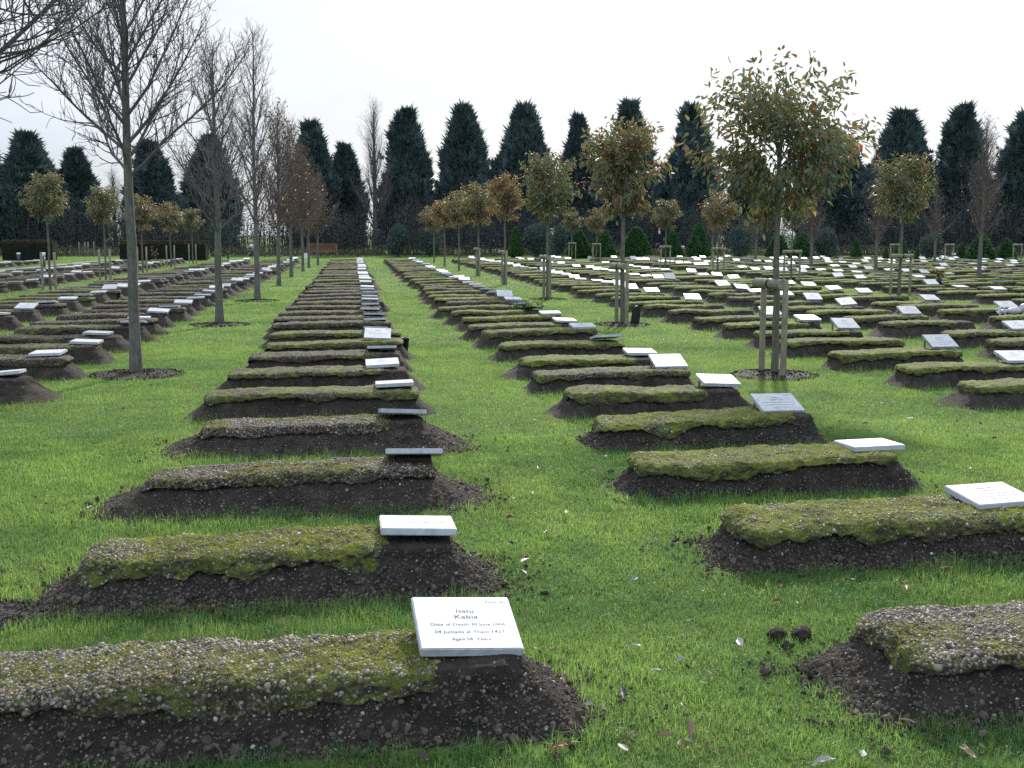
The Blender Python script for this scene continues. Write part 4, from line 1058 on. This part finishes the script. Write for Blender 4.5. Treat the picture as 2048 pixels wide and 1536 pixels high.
for k in range(3):
    rg = np.random.default_rng(330 + k); n = 3600; t = rg.beta(1, 1.5, n); az = rg.uniform(0, 6.283, n)
    r_ = .62 * (1 - t) ** .65 * np.clip(.55 + t * 4, 0, 1) * (1 + .18 * fbm(np.stack([np.cos(az) * 2 + k, np.sin(az) * 2, t * 5], -1), 2)) * rg.uniform(.8, 1.05, n)
    P_ = np.stack([np.cos(az) * r_, np.sin(az) * r_, t * 2.0 + .02], 1); D = np.stack([np.cos(az) * .5, np.sin(az) * .5, np.full(n, 1.)], 1) + rg.normal(0, .25, (n, 3))
    mb = MB(); s = rg.uniform(.08, .17, n); leaves(mb, P_, D, s, s * .45, CONEG[rg.integers(0, 3, n)] * rg.uniform(.6, 1.4, (n, 1)), rg)
    lathe(mb, [(.30, 0), (.46, .5), (.36, 1.1), (.17, 1.6), (.02, 1.9)], 12, col=(.010, .020, .008))
    a = mb.data("foliage", M['matte']); mb = MB(); tubes(mb, [(np.array([(0, 0, -.02), (0, 0, .6), (0, 0, 1.4)]), np.array([.04, .03, .01]))], 6); CNV.append((a, mb.data("stem", M['twig'], True, False)))
def shrub(px, yt, yb, hw, kind, lab, i):
    F = math.hypot(*ground(px, yb)); X, Y = ground(px, yb); F = pj(X, Y, 0)[2]
    H = height_at(yt, F); wd = hw / FPX * F
    va = (SHV if kind == 0 else CNV)[i % 3]
    root = thing("shrub" if kind == 0 else "dwarf_conifer", lab, "shrub", (X, Y, 0), i * 1.9, "shrubs along the far edge" if kind == 0 else "small green conifers along the far edge")
    root.scale = (wd / (1.05 if kind == 0 else .62),) * 2 + (H / (2.1 if kind == 0 else 2.05),)
    link("foliage", va[0], root); link("stem", va[1], root)
for i, (px, yt, yb, hw, kd, lab) in enumerate([
    (440, 440, 513, 24, 0, "dark rounded shrub at the right end of the clipped hedge"), (797, 448, 514, 27, 0, "dark rounded shrub left of the farthest leafy tree"),
    (860, 452, 514, 28, 0, "dark multi stemmed shrub behind the farthest leafy tree"), (1075, 445, 516, 34, 0, "big blue green shrub beside a bright green cone"), (1118, 448, 517, 20, 0, "narrower blue green shrub right of the big one"),
    (1480, 452, 519, 26, 0, "dark shrub left of the nearest evergreen trunk"), (1650, 455, 520, 30, 0, "dark shrub right of the nearest evergreen trunk"), (1860, 465, 523, 26, 0, "dark shrub below the second conifer from the right"),
    (1031, 455, 516, 16, 1, "bright green cone conifer left of the blue green shrub"), (1158, 462, 517, 26, 1, "broad green conifer, left of a close pair"), (1209, 462, 518, 24, 1, "broad green conifer, right of a close pair"),
    (1272, 455, 518, 32, 1, "wide green conifer right of the second leafy trunk"), (1345, 462, 519, 22, 1, "green conifer behind the fourth tree of the right line"), (1397, 448, 519, 24, 1, "green conifer left of the third right line tree"), (1555, 470, 521, 26, 1, "green conifer right behind the nearest evergreen trunk"),
    (1605, 465, 521, 24, 1, "green conifer right of the nearest stake pair"), (1712, 478, 521, 12, 1, "small bright green pointed conifer standing alone at right"), (1771, 494, 523, 7, 1, "tiny slim green conifer left of the lone tree"), (1802, 476, 523, 14, 1, "slim cone behind the lone tree trunk"),
    (1834, 496, 524, 7, 1, "tiny slim green conifer right of the lone tree"), (1921, 488, 525, 11, 1, "small dark green cone near the white notice"), (1960, 470, 526, 30, 1, "wide green conifer behind the dark conical bare tree"), (2012, 478, 526, 20, 1, "green conifer near the right picture edge")]):
    shrub(px, yt, yb, hw, kd, lab, i)

def hedge(px0, px1, yb, ht, lab, seed):
    a = ground(px0, yb); b = ground(px1, yb); L = math.hypot(b[0] - a[0], b[1] - a[1]); ang = math.atan2(b[1] - a[1], b[0] - a[0])
    rg = np.random.default_rng(seed); n = int(L * 620); W = .7
    u = rg.uniform(0, L, n); f = rg.integers(0, 4, n)
    yy = np.where(f == 0, -W / 2, np.where(f == 1, W / 2, rg.uniform(-W / 2, W / 2, n))); z = np.where(f >= 2, ht, rg.uniform(.05, ht, n))
    P_ = np.stack([u, yy, z], 1) + rg.normal(0, .03, (n, 3)); D = np.stack([rg.normal(0, .5, n), np.sign(yy) * (f < 2) + rg.normal(0, .3, n), (f >= 2) * 1. + rg.normal(0, .3, n)], 1)
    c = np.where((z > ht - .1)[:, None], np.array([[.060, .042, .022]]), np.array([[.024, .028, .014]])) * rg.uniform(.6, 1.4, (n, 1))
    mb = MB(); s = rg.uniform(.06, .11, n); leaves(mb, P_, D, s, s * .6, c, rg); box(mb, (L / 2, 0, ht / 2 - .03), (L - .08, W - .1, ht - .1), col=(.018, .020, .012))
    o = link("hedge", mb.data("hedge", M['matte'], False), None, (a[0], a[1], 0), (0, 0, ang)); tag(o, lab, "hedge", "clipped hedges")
hedge(8, 112, 521, 1.15, "short clipped brown hedge at the left picture edge behind the path", 401)
hedge(242, 416, 521, 1.12, "long clipped dark hedge behind the nearest bare trunk", 402)

rg = np.random.default_rng(410); ell = []; UP = [(-60, 405), (130, 405), (200, 385), (228, 440), (243, 475), (262, 440), (300, 395), (340, 420), (362, 450), (400, 430), (450, 425), (600, 405), (690, 415), (728, 430), (748, 470), (768, 440), (790, 405), (850, 392), (900, 400), (1000, 430), (1100, 420), (1195, 425), (1212, 470), (1232, 478), (1245, 435), (1300, 405), (1440, 420), (1520, 430), (1545, 460), (1580, 425), (1640, 425), (1685, 462), (1705, 465), (1730, 430), (1860, 425), (1920, 415), (1990, 400), (2100, 400)]
px = -60.0
while px < 2110:
    yt = np.interp(px, [p for p, _ in UP], [q for _, q in UP]) + rg.normal(0, 8); F = rg.uniform(86, 93)
    H = max(.9, height_at(yt, F)); X, Y = at_dist(px, F); wd = rg.uniform(.9, 1.5)
    ell.append((X, Y, H * .45, wd, wd, H * .55)); px += rg.uniform(7, 15)
mb = MB(); SCR = np.array([(.052, .074, .072), (.062, .078, .070), (.078, .076, .066), (.050, .078, .058), (.066, .066, .066)])
leaf_cloud(mb, ell, 52000, .17, SCR, rg, wr=.38, shell=.5)
pth = []
for e in ell:
    for q in range(16):
        a, b = rg.uniform(0, 6.28), rg.uniform(.3, 1); b0 = np.array([e[0] + math.cos(a) * e[3] * .5 * b, e[1] + math.sin(a) * e[3] * .5 * b, 0])
        tp = np.array([e[0] + math.cos(a) * e[3] * b, e[1] + math.sin(a) * e[3] * b, (e[2] + e[5]) * rg.uniform(.7, 1.2)])
        pth.append((np.array([b0, b0 * .6 + tp * .4 + rg.normal(0, .15, 3), b0 * .25 + tp * .75 + rg.normal(0, .15, 3), tp]), np.array([.022, .016, .011, .006])))
tubes(mb, pth, 3, cols=[np.array([.065, .058, .055]) * rg.uniform(.6, 1.4) for _ in pth])
tag(link("undergrowth", mb.data("undergrowth", M['matte'], False)), "dark tangled scrub and undergrowth below the conifers along the far edge", "undergrowth", kind="stuff")
# low brown bramble in front of the scrub
mb = MB(); rg = np.random.default_rng(420); n = 16000; pxs = rg.uniform(-40, 2090, n); Fs_ = rg.uniform(79, 84.5, n)
XY = np.array([at_dist(p, f) for p, f in zip(pxs, Fs_)]); hz = rg.uniform(.02, 1, n) * (.65 + .4 * n2(XY[:, 0], XY[:, 1], .35))
leaves(mb, np.c_[XY, hz], rg.normal(0, .6, (n, 3)) + np.array([0, 0, .7]), rg.uniform(.08, .22, n), rg.uniform(.03, .08, n), np.array([(.09, .068, .055), (.065, .058, .04), (.07, .095, .04), (.12, .09, .065)])[rg.integers(0, 4, n)], rg)
tag(link("bramble", mb.data("bramble", M['matte'], False)), "low brown brambles and rough grass at the foot of the scrub", "bramble", kind="stuff")

# ------------------------------------------------------------------ bench, lights, signs, flowers, pots
x, y = ground(644, 516); bn = thing("bench", "orange brown slatted wooden bench at the far end of the bare tree line", "bench", (x, y, 0), R(-3))
mb = MB(); box(mb, (0, .22, .98 - .04), (2.0, .05, .07)); box(mb, (0, .22, .50), (1.9, .045, .06))
for q in np.linspace(-.92, .92, 17): box(mb, (q, .221, .70), (.06, .03, .46))
link("backrest", mb.data("backrest", M['benchwood'], False, False), bn)
mb = MB(); [box(mb, (0, -.25 + q * .105, .44), (1.95, .085, .04)) for q in range(5)]; link("seat", mb.data("seat", M['benchwood'], False, False), bn)
mb = MB(); box(mb, (0, -.04, .66), (.07, .56, .045)); ARM = mb.data("armrest", M['benchwood'], False, False)
mb = MB(); box(mb, (0, 0, .32), (.07, .06, .64)); LEG = mb.data("leg", M['benchwood'], False, False); mb = MB(); box(mb, (0, 0, .49), (.07, .06, .98)); LEGB = mb.data("leg", M['benchwood'], False, False)
for s in (-1, 1):
    link("armrest", ARM, bn, (s * 1.0, 0, 0)); link("leg", LEG, bn, (s * 1.0, -.27, 0)); link("leg", LEGB, bn, (s * 1.0, .245, -.001))
mb = MB(); lathe(mb, [(0, 0), (.05, 0), (.05, .13), (.0, .13)], 10); 
def bollard(px, yb, ytop, lab):
    X, Y = ground(px, yb); F = pj(X, Y, 0)[2]; H = max(.5, height_at(ytop, F)); root = thing("bollard_light", lab, "bollard light", (X, Y, 0), 0, "bollard lights along the paths")
    mb = MB(); lathe(mb, [(0, -.02), (.10, -.02), (.10, H * .76), (0, H * .76)], 14); link("post", mb.data("post", M['bluegrey'], True, False), root)
    mb = MB(); lathe(mb, [(0, H * .765), (.115, H * .765), (.115, H * .97), (.09, H), (0, H)], 14); link("lamp_head", mb.data("lamp_head", M['white'], True, False), root)
bollard(87, 537, 505, "blue grey bollard light with white head beside the nearest left stakes"); bollard(503, 514, 489, "bollard light with white head beside the third bare trunk"); bollard(38, 522, 509, "low bollard light beyond the grey path at left"); bollard(1365, 518, 492, "blue grey bollard light before the green conifers right of centre")
bollard(1907, 524, 508, "bollard light with white head before the small dark cone at right")
def marker(px, yb, ytop, wpx, lab):
    X, Y = ground(px, yb); F = pj(X, Y, 0)[2]; H = height_at(ytop, F); mb = MB(); wd = wpx / FPX * F
    b = bmesh.new(); bmesh.ops.create_cube(b, size=1); bmesh.ops.scale(b, vec=(wd, .06, H), verts=b.verts); bmesh.ops.translate(b, vec=(0, 0, H / 2), verts=b.verts); bmesh.ops.bevel(b, geom=[e for e in b.edges if all(v.co.z > H * .9 for v in e.verts)], offset=.03, segments=2, affect='EDGES')
    me = bpy.data.meshes.new("marker_post"); b.to_mesh(me); b.free(); me.materials.append(M['white']); tag(link("marker_post", me, None, (X, Y, 0)), lab, "marker post", "small white marker posts")
marker(1681, 525, 514, 7, "small white upright marker right of the nearest evergreen tree"); marker(1879, 529, 517, 7, "small white upright marker left of the far right stake pair"); marker(395, 519, 508, 8, "small white upright marker before the long hedge"); marker(612, 517, 505, 7, "small white upright marker left of the bench"); marker(1179, 518, 511, 7, "small white block left of two staked trees right of centre"); marker(1350, 520, 513, 6, "small white block beside a staked tree right of centre")

def vase(x, y, h, r, lab, lean=0):
    mb = MB(); lathe(mb, [(0, -.03), (r * .55, -.03), (r * .62, .02), (r * .95, h * .93), (r * 1.08, h * .94), (r * 1.08, h), (r * .9, h), (r * .8, h * .8), (0, h * .75)], 18)
    tag(link("flower_vase", mb.data("flower_vase", M['black'], True, False), None, (x, y, 0), (R(lean), R(lean * .6), 0)), lab, "flower vase", "black grave vases")
vase(.64, 14.65, .225, .05, "empty black tapered vase on the grass beside the central left row", 3)
vase(-5.55, 27.8, .2, .05, "black vase below a raised plaque in the far left rows")
vase(-9.25, 41.0, .2, .05, "black vase beside the tilted plaque near the left stakes")
# dark round-topped board leaning at the tree foot
mb = MB(); o_ = [(-.085, 0), (.085, 0), (.085, .24)] + [(.085 * math.cos(q), .24 + .10 * math.sin(q)) for q in np.linspace(.3, 2.84, 7)] + [(-.085, .24)]
n = len(o_); V = [(a, -.015, b) for a, b in o_] + [(a, .015, b) for a, b in o_]
V.append((0, -.015, .15)); V.append((0, .015, .15)); F3 = [(2 * n, i, (i + 1) % n) for i in range(n)] + [(2 * n + 1, n + (i + 1) % n, n + i) for i in range(n)]
mb.add(V, F3=F3, F4=[(i, i + n, (i + 1) % n + n, (i + 1) % n) for i in range(n)])
tag(link("board", mb.data("board", M['black'], False, False), None, (4.80, 19.0, 0), (R(4), R(6), R(25))), "dark round topped board leaning at the foot of the second leafy tree", "board")

def flower_bunch(name, lab, cat, loc, cols, n, rad, h, seed, pot=True, lying=False):
    rg = np.random.default_rng(seed); root = thing(name, lab, cat, loc)
    if pot:
        mb = MB(); lathe(mb, [(0, -.02), (.06, -.02), (.085, .16), (0, .15)], 12); link("pot", mb.data("pot", M['black'], True, False), root); z0 = .15
    else: z0 = .02
    P_ = rg.normal(0, 1, (n, 3)) * np.array([rad, rad, h * .25]) * (np.array([1.6, .7, .6]) if lying else 1) + np.array([0, 0, z0 + h * .6]); P_[:, 2] = np.maximum(P_[:, 2], .02)
    mb = MB(); m_ = 60; base = np.array([0, 0, z0]); k = rg.integers(0, n, m_)
    leaves(mb, base + (P_[k] - base) * rg.uniform(.2, .9, (m_, 1)), rg.normal(0, .6, (m_, 3)) + np.array([0, 0, .5]), rg.uniform(.06, .14, m_), rg.uniform(.02, .04, m_), np.array([(.045, .085, .03)]) * rg.uniform(.6, 1.6, (m_, 1)), rg)
    tubes(mb, [(np.array([base + rg.normal(0, .01, 3), (base + p) / 2, p]), np.full(3, .004)) for p in P_[:20]], 4, cols=[(.04, .08, .03)] * min(20, n)); link("stems", mb.data("stems", M['matte']), root)
    mb = MB(); C_ = np.array(cols)
    for p in P_:
        c = C_[rg.integers(0, len(C_))]; d = rg.normal(0, .5, 3) + np.array([0, -.3, 1]); q = 7; a = np.arange(q) / q * 6.28
        dd = np.stack([np.cos(a), np.sin(a), np.full(q, .45)], 1) + d * .3; leaves(mb, np.tile(p, (q, 1)), dd, np.full(q, .038), np.full(q, .028), np.tile(c, (q, 1)), rg)
    link("blooms", mb.data("blooms", M['petal']), root)
m12 = [m for m in vis if m['row'] == 'B' and abs(m['y'] - 19.94) < .3][0]
flower_bunch("bouquet", "yellow and green bouquet lying on a mound right of the central aisle", "bouquet", (m12['px'] - .12, m12['y'] - .10, m12['h'] + .01), [(.55, .45, .08), (.5, .5, .3), (.2, .28, .06)], 22, .09, .08, 701, False, True)
X, Y = ground(716, 514); flower_bunch("potted_flowers", "pot of yellow flowers at the far end of the central left row", "flowers", (X, Y, 0), [(.65, .45, .04), (.6, .4, .05)], 16, .16, .5, 702)
X, Y = ground(309, 524); flower_bunch("potted_flowers", "tall stand of purple and pink flowers before the long hedge", "flowers", (X, Y, 0), [(.25, .12, .3), (.5, .3, .4), (.5, .05, .08)], 26, .16, .7, 703)
X, Y = ground(918, 520); flower_bunch("potted_flowers", "pink and white flowers at the end of the first far right row", "flowers", (X, Y, 0), [(.6, .3, .25), (.6, .5, .4)], 18, .15, .5, 704)
X, Y = ground(963, 519); flower_bunch("potted_flowers", "pale wrapped flowers left of the reddest tree's stakes", "flowers", (X, Y, 0), [(.5, .5, .4)], 14, .14, .6, 705)
X, Y = ground(456, 518); flower_bunch("potted_flowers", "pale flowers right of the long hedge", "flowers", (X, Y, 0), [(.4, .35, .2), (.5, .2, .15)], 14, .14, .5, 706)
X, Y = ground(1878, 566, .2); flower_bunch("potted_flowers", "orange flowers on a mound among the far right plaques", "flowers", (X, Y, .18), [(.6, .18, .06), (.5, .25, .1)], 16, .12, .25, 707)
# pale bundle lying on a mossy mound near the right edge
X, Y = ground(2028, 627, .2); mb = MB(); rg = np.random.default_rng(9)
bl = thing("wrapped_bundle", "pale lilac bundle lying on a mossy mound near the right edge", "bundle", (X, Y, .2), R(10))
for (c, s) in [((0, 0, .05), (.17, .07, .06)), ((.2, 0, .09), (.08, .07, .08)), ((-.2, .02, .04), (.08, .05, .04))]:
    mb.add(ICO2_V * np.array(s) * (1 + .08 * vnoise(ICO2_V * 3 + c[0]))[:, None] + np.array(c), F3=ICO2_F)
link("wrapping", mb.data("wrapping", M['lilac'], True, False), bl)
mb = MB(); leaves(mb, rg.normal(0, .04, (30, 3)) + np.array([-.26, 0, .06]), rg.normal(0, 1, (30, 3)), np.full(30, .05), np.full(30, .03), np.tile((.6, .58, .6), (30, 1)), rg); link("blooms", mb.data("blooms", M['petal']), bl)
# heap of dark earth beyond the path
X, Y = at_dist(176, 84); mb = MB(); rg = np.random.default_rng(12); a = np.arange(24) / 24 * 6.283
V, F = ringmesh([np.stack([np.cos(a) * f * 1.5, np.sin(a) * f * .9, np.full(24, z) + .05 * rg.normal(size=24)], 1) for f, z in [(1.1, -.05), (.8, .2), (.5, .38), (.2, .48), (.01, .5)]], 24); mb.add(V, F4=F)
tag(link("earth_heap", mb.data("earth_heap", M['soil'], True, False), None, (X, Y, 0)), "heap of dark earth beyond the grey path at left", "earth heap")

# clods of earth lying by the mounds
def clod(x, y, r, lab, seed):
    rg = np.random.default_rng(seed); b = bmesh.new(); bmesh.ops.create_icosphere(b, subdivisions=4, radius=1)
    V = np.array([v.co[:] for v in b.verts]); F = np.array([[v.index for v in f.verts] for f in b.faces]); b.free()
    V = V * (1 + .28 * fbm(V * 1.6 + seed, 3) + .10 * fbm(V * 6 + seed, 2))[:, None] * np.array([1.15, .9, .75]) * r
    tag(link("soil_clod", mesh("soil_clod", V, [F], M['soil']), None, (x, y, r * .5), (0, 0, seed)), lab, "soil clod", "clods of earth")
for i, (px, py, r, lab) in enumerate([(1555, 1272, .035, "leftmost round clod beside the nearest right mound"), (1602, 1270, .040, "largest clod beside the nearest right mound"), (1612, 1345, .036, "front clod at the left foot of the nearest right mound"), (1668, 1345, .034, "clod lying front most by the nearest right mound"), (1262, 938, .024, "clod left of the third right mound"), (175, 1010, .026, "clod left of the third left row mound"), (1222, 945, .022, "small clod on grass left of the third right mound")]):
    X, Y = ground(px, py, r * .4); clod(X, Y, r, lab, i + 3)
X, Y = ground(798, 884, .06); mb = MB(); mb.add(ICO2_V * np.array([.032, .024, .016]) * (1 + .1 * vnoise(ICO2_V * 2))[:, None], F3=ICO2_F, col=(.30, .21, .10)); tag(link("stone", mb.data("stone", M['stones']), None, (X, Y - .01, .055)), "yellowish flat stone on the bank of the fourth left row mound", "stone")

# bare earth beside the second left mound
def patch(x, y, rx, ry, seed, name="bare_earth"):
    rg = np.random.default_rng(seed); a = np.arange(48) / 48 * 6.283; ro = 1 + .35 * fbm(np.stack([np.cos(a) * 1.5 + seed, np.sin(a) * 1.5, a * 0], -1), 3)
    mb = MB(); rows = [np.stack([np.cos(a) * rx * ro * f, np.sin(a) * ry * ro * f, np.full(48, z)], 1) for f, z in [(1, .005), (.7, .014), (.35, .018), (.02, .018)]]
    V, F = ringmesh(rows, 48); mb.add(V, F4=F, col=(.036, .029, .024)); n = 900
    t = rg.uniform(0, 6.283, n); q = np.sqrt(rg.uniform(0, 1.1, n)); P_ = np.stack([np.cos(t) * q * rx, np.sin(t) * q * ry, np.full(n, .014)], 1)
    scatter_stones(mb, P_, np.clip(rg.lognormal(math.log(.006), .5, n), .003, .022), rg.uniform(.5, 1.6, (n, 1)) * np.array([[.040, .032, .027]]), rg, rough=.25)
    tag(link(name, mb.data(name, M['mulch'], False), None, (x, y, 0)), kind="structure")
patches = [(-1.62, 4.66, .34, .22, 1), (-1.75, 5.2, .14, .16, 2)]
for p_ in patches: patch(*p_)

# ------------------------------------------------------------------ fallen leaves
LV = []
for k in range(5):
    rg = np.random.default_rng(800 + k); V = []; nx, ny = 5, 9; curl = rg.uniform(.25, .9); bendz = rg.uniform(-.25, .45)
    for j in range(ny):
        t = j / (ny - 1); wd = .36 * math.sin(math.pi * min(1, t * .96 + .03)) ** .8
        for i in range(nx):
            u = (i / (nx - 1) - .5) * 2
            V.append((u * wd * .5, t - .5, curl * (u * wd) ** 2 * 1.6 + bendz * (t - .5) ** 2 + .02 * rg.normal()))
    F = [(j * nx + i, j * nx + i + 1, (j + 1) * nx + i + 1, (j + 1) * nx + i) for j in range(ny - 1) for i in range(nx - 1)]
    for cn_, c in [("pale grey", (.30, .275, .265)), ("rust red", (.19, .045, .03)), ("tan brown", (.24, .155, .10)), ("dark brown", (.045, .034, .030))]:
        LV.append((k, cn_, mesh("fallen_leaf", V, [F], M['litter'], col=c)))
FL = [(1068, 988, 0), (1133, 1028, 2), (1018, 1040, 1), (1022, 1092, 3), (1090, 1068, 2), (1045, 1148, 0), (1050, 1125, 3), (1268, 1162, 0), (1105, 1308, 2), (1128, 1362, 2), (1268, 1298, 0), (1312, 1346, 0), (1362, 1325, 0), (1245, 1392, 3), (1378, 1462, 2), (1120, 1500, 1), (1245, 1502, 0), (1553, 1208, 1), (1565, 1178, 1), (1893, 1142, 2), (1812, 1178, 1), (1540, 1135, 2), (1180, 1418, 0), (1815, 1450, 2), (1935, 1515, 2), (1645, 1530, 0), (1725, 1515, 0), (428, 1218, 2), (480, 1198, 2), (180, 1020, 3), (1002, 850, 3), (1000, 938, 0), (960, 905, 2), (1075, 938, 3), (1192, 942, 2), (1212, 915, 0), (1232, 928, 2), (940, 905, 1), (1245, 1010, 1), (1000, 1020, 2), (865, 930, 3), (1765, 808, 0), (1660, 860, 2), (2005, 910, 0), (1990, 880, 3), (1915, 845, 1), (1820, 838, 0), (1455, 788, 2), (1730, 850, 1), (1880, 1335, 1), (330, 852, 1), (345, 870, 2), (370, 800, 3), (620, 1195, 1), (1940, 940, 2), (1588, 748, 1), (1612, 748, 0), (1655, 752, 2), (1440, 740, 0), (1355, 845, 1), (1480, 745, 2), (925, 792, 0), (985, 790, 2), (970, 700, 1), (1045, 700, 2), (1100, 790, 0), (1160, 1450, 3), (845, 1522, 3), (1350, 1090, 3), (1405, 1188, 2), (1700, 1165, 3), (1480, 1290, 0), (1330, 1480, 2)]
WHERE = {}
used = {}
for i, (px, py, c) in enumerate(FL):
    X, Y = ground(px, py, .03); cands = [q for q in LV if q[1] == ["pale grey", "rust red", "tan brown", "dark brown"][c]]
    q = cands[i % 5]; s = random.uniform(.045, .075)
    nb = min(singles, key=lambda m: max(0, abs(X - m['xc']) - m['ln'] / 2) ** 2 + (Y - m['y']) ** 2)
    side = "right of" if X > nb['xc'] + nb['ln'] / 2 else ("left of" if X < nb['xc'] - nb['ln'] / 2 else ("before" if Y < nb['y'] else "behind"))
    lab = f"{q[1]} fallen leaf {side} the {ordinal(nb['k'])} mound, {ROWS[nb['row']]['ph']}"
    if len(lab.split()) > 16: lab = f"{q[1]} fallen leaf {side} the {ordinal(nb['k'])} mound in its row"
    used[lab] = used.get(lab, 0) + 1
    if used[lab] > 1: lab = lab.replace("fallen leaf", ["", "", "curled leaf", "dry leaf", "small leaf", "shed leaf"][min(5, used[lab])])
    tag(link("fallen_leaf", q[2], None, (X, Y, .043), (random.gauss(0, .3), random.gauss(0, .3), random.uniform(0, 6.28)), (s, s, s)), lab, "leaf", "fallen leaves on the lawn")

rg = np.random.default_rng(850); n = 900; F_ = 3.2 + 24 * rg.random(n) ** 1.4; la_ = rg.uniform(-.48, .48, n) * F_
X_ = la_ * math.cos(YAW) + F_ * math.sin(YAW); Y_ = F_ * math.cos(YAW) - la_ * math.sin(YAW)
cl_ = n2(X_, Y_, .9, 31.0, 2) > -.12; X_, Y_ = X_[cl_], Y_[cl_]; n = len(X_)
mb = MB(); s_ = rg.uniform(.012, .034, n); leaves(mb, np.stack([X_, Y_, rg.uniform(.018, .034, n)], 1), rg.normal(0, 1, (n, 3)) * np.array([1, 1, .25]), s_, s_ * rg.uniform(.3, .6, n), np.array([(.20, .13, .085), (.27, .235, .20), (.09, .06, .045), (.17, .06, .035), (.34, .31, .28)])[rg.choice(5, n, p=[.38, .13, .33, .13, .03])], rg)
tag(link("leaf_litter", mb.data("leaf_litter", M['litter'])), "small scraps of dead leaf scattered through the lawn", "leaf litter", kind="stuff")

# ------------------------------------------------------------------ grass (one object)
def mound_mask(X, Y, grow):
    """0 inside a mound body, 1 on open lawn, in between on the soil apron"""
    k = np.ones(len(X))
    for m in vis:
        if m['F'] > 37: break
        a = m['ln'] / 2; sel = (np.abs(X - m['xc']) < a + .5) & (np.abs(Y - m['y']) < .75)
        if not sel.any(): continue
        dx = np.maximum(np.abs(X[sel] - m['xc']) - (a - .10), 0) / 1.7; dy = np.maximum(np.abs(Y[sel] - m['y']) - .19, 0)
        d = np.hypot(dx, dy) + .07 * n2(X[sel], Y[sel], 7.0, 2.2, 2); k[sel] = np.minimum(k[sel], np.clip((d - .12) / .10, 0, 1))
    for (x, y, r) in beds: k = np.minimum(k, np.clip((np.hypot(X - x, Y - y) - r * .92) / .10, 0, 1))
    for (x, y, rx, ry, s) in patches: k = np.minimum(k, np.clip((np.hypot((X - x) / rx, (Y - y) / ry) - .75) / .5, .06, 1))
    k = np.where((X < -13.9) & (X > -15.7) & (Y > 20), 0, k)
    return k
gm = MB()
def grass_band(F0, F1, dens, hmin, hmax, wmin, wmax, seg, seed):
    rg = np.random.default_rng(seed)
    wmax_lat = .50 * F1 + .5; area = (F1 - F0) * 2 * wmax_lat; n = int(area * dens)
    F = rg.uniform(F0, F1, n); lat = rg.uniform(-wmax_lat, wmax_lat, n)
    ok = np.abs(lat) < .50 * F + .35; F, lat = F[ok], lat[ok]
    X = lat * math.cos(YAW) + F * math.sin(YAW); Y = F * math.cos(YAW) - lat * math.sin(YAW)
    k = mound_mask(X, Y, 0); cl = n2(X, Y, 9.0, 3.3, 2); pt = n2(X, Y, 1.1, 8.1, 3) + .55 * n2(X, Y, 3.7, 5.1, 2)
    ok = rg.random(len(X)) < k * np.clip(.9 + .5 * cl, .35, 1); X, Y, cl, pt, k = X[ok], Y[ok], cl[ok], pt[ok], k[ok]; n = len(X)
    near_edge = (k < .999) * 1.0
    # strips between mounds: longer grass, mound shade put into a darker green
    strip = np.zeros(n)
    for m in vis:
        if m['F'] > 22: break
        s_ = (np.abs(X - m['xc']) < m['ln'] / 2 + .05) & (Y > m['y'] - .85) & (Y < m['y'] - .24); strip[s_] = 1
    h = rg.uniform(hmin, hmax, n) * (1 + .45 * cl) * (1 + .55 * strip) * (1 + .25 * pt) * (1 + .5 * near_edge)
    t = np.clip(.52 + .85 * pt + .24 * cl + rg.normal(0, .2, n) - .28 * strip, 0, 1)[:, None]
    c0 = np.array([[.085, .180, .062]]); c1 = np.array([[.255, .390, .115]]); c2 = np.array([[.36, .32, .13]])
    col = c0 * (1 - t) + c1 * t; dry = rg.random(n) < np.clip(.05 + .22 * n2(X, Y, 1.9, 14.2, 2), .03, .3); col[dry] = c2 * rg.uniform(.5, 1, (dry.sum(), 1)); col *= rg.uniform(.72, 1.28, (n, 1))
    blades(gm, np.stack([X, Y, np.zeros(n)], 1), h, rg.uniform(wmin, wmax, n), col, rg, seg=seg, lean=.75)
grass_band(2.3, 4.6, 20000, .015, .036, .0018, .0034, 2, 901)
grass_band(4.6, 8.6, 11000, .016, .036, .0026, .0048, 2, 902)
grass_band(8.6, 16.0, 4200, .017, .036, .004, .0075, 1, 903)
grass_band(16.0, 31.0, 1000, .02, .042, .008, .014, 1, 904)
grass_band(31.0, 88.0, 100, .025, .055, .02, .04, 1, 905)
tag(link("grass", gm.data("grass", M['grass'], False)), "short damp green lawn grass between the mounds", "grass", kind="stuff")

# ------------------------------------------------------------------ render settings
SC.view_settings.view_transform = 'Standard'; SC.view_settings.look = 'None'
SC.view_settings.exposure = 0; SC.view_settings.gamma = 1
SC.render.engine = 'CYCLES'
SC.cycles.max_bounces = 6; SC.cycles.diffuse_bounces = 3; SC.cycles.glossy_bounces = 2; SC.cycles.transmission_bounces = 3
SC.cycles.use_denoising = False; SC.cycles.sample_clamp_direct = 3.0; SC.cycles.sample_clamp_indirect = 3.0
SC.render.resolution_x, SC.render.resolution_y = 1024, 768
print("mounds", len(vis), "plaques", len(pl), "grass verts", gm.n)
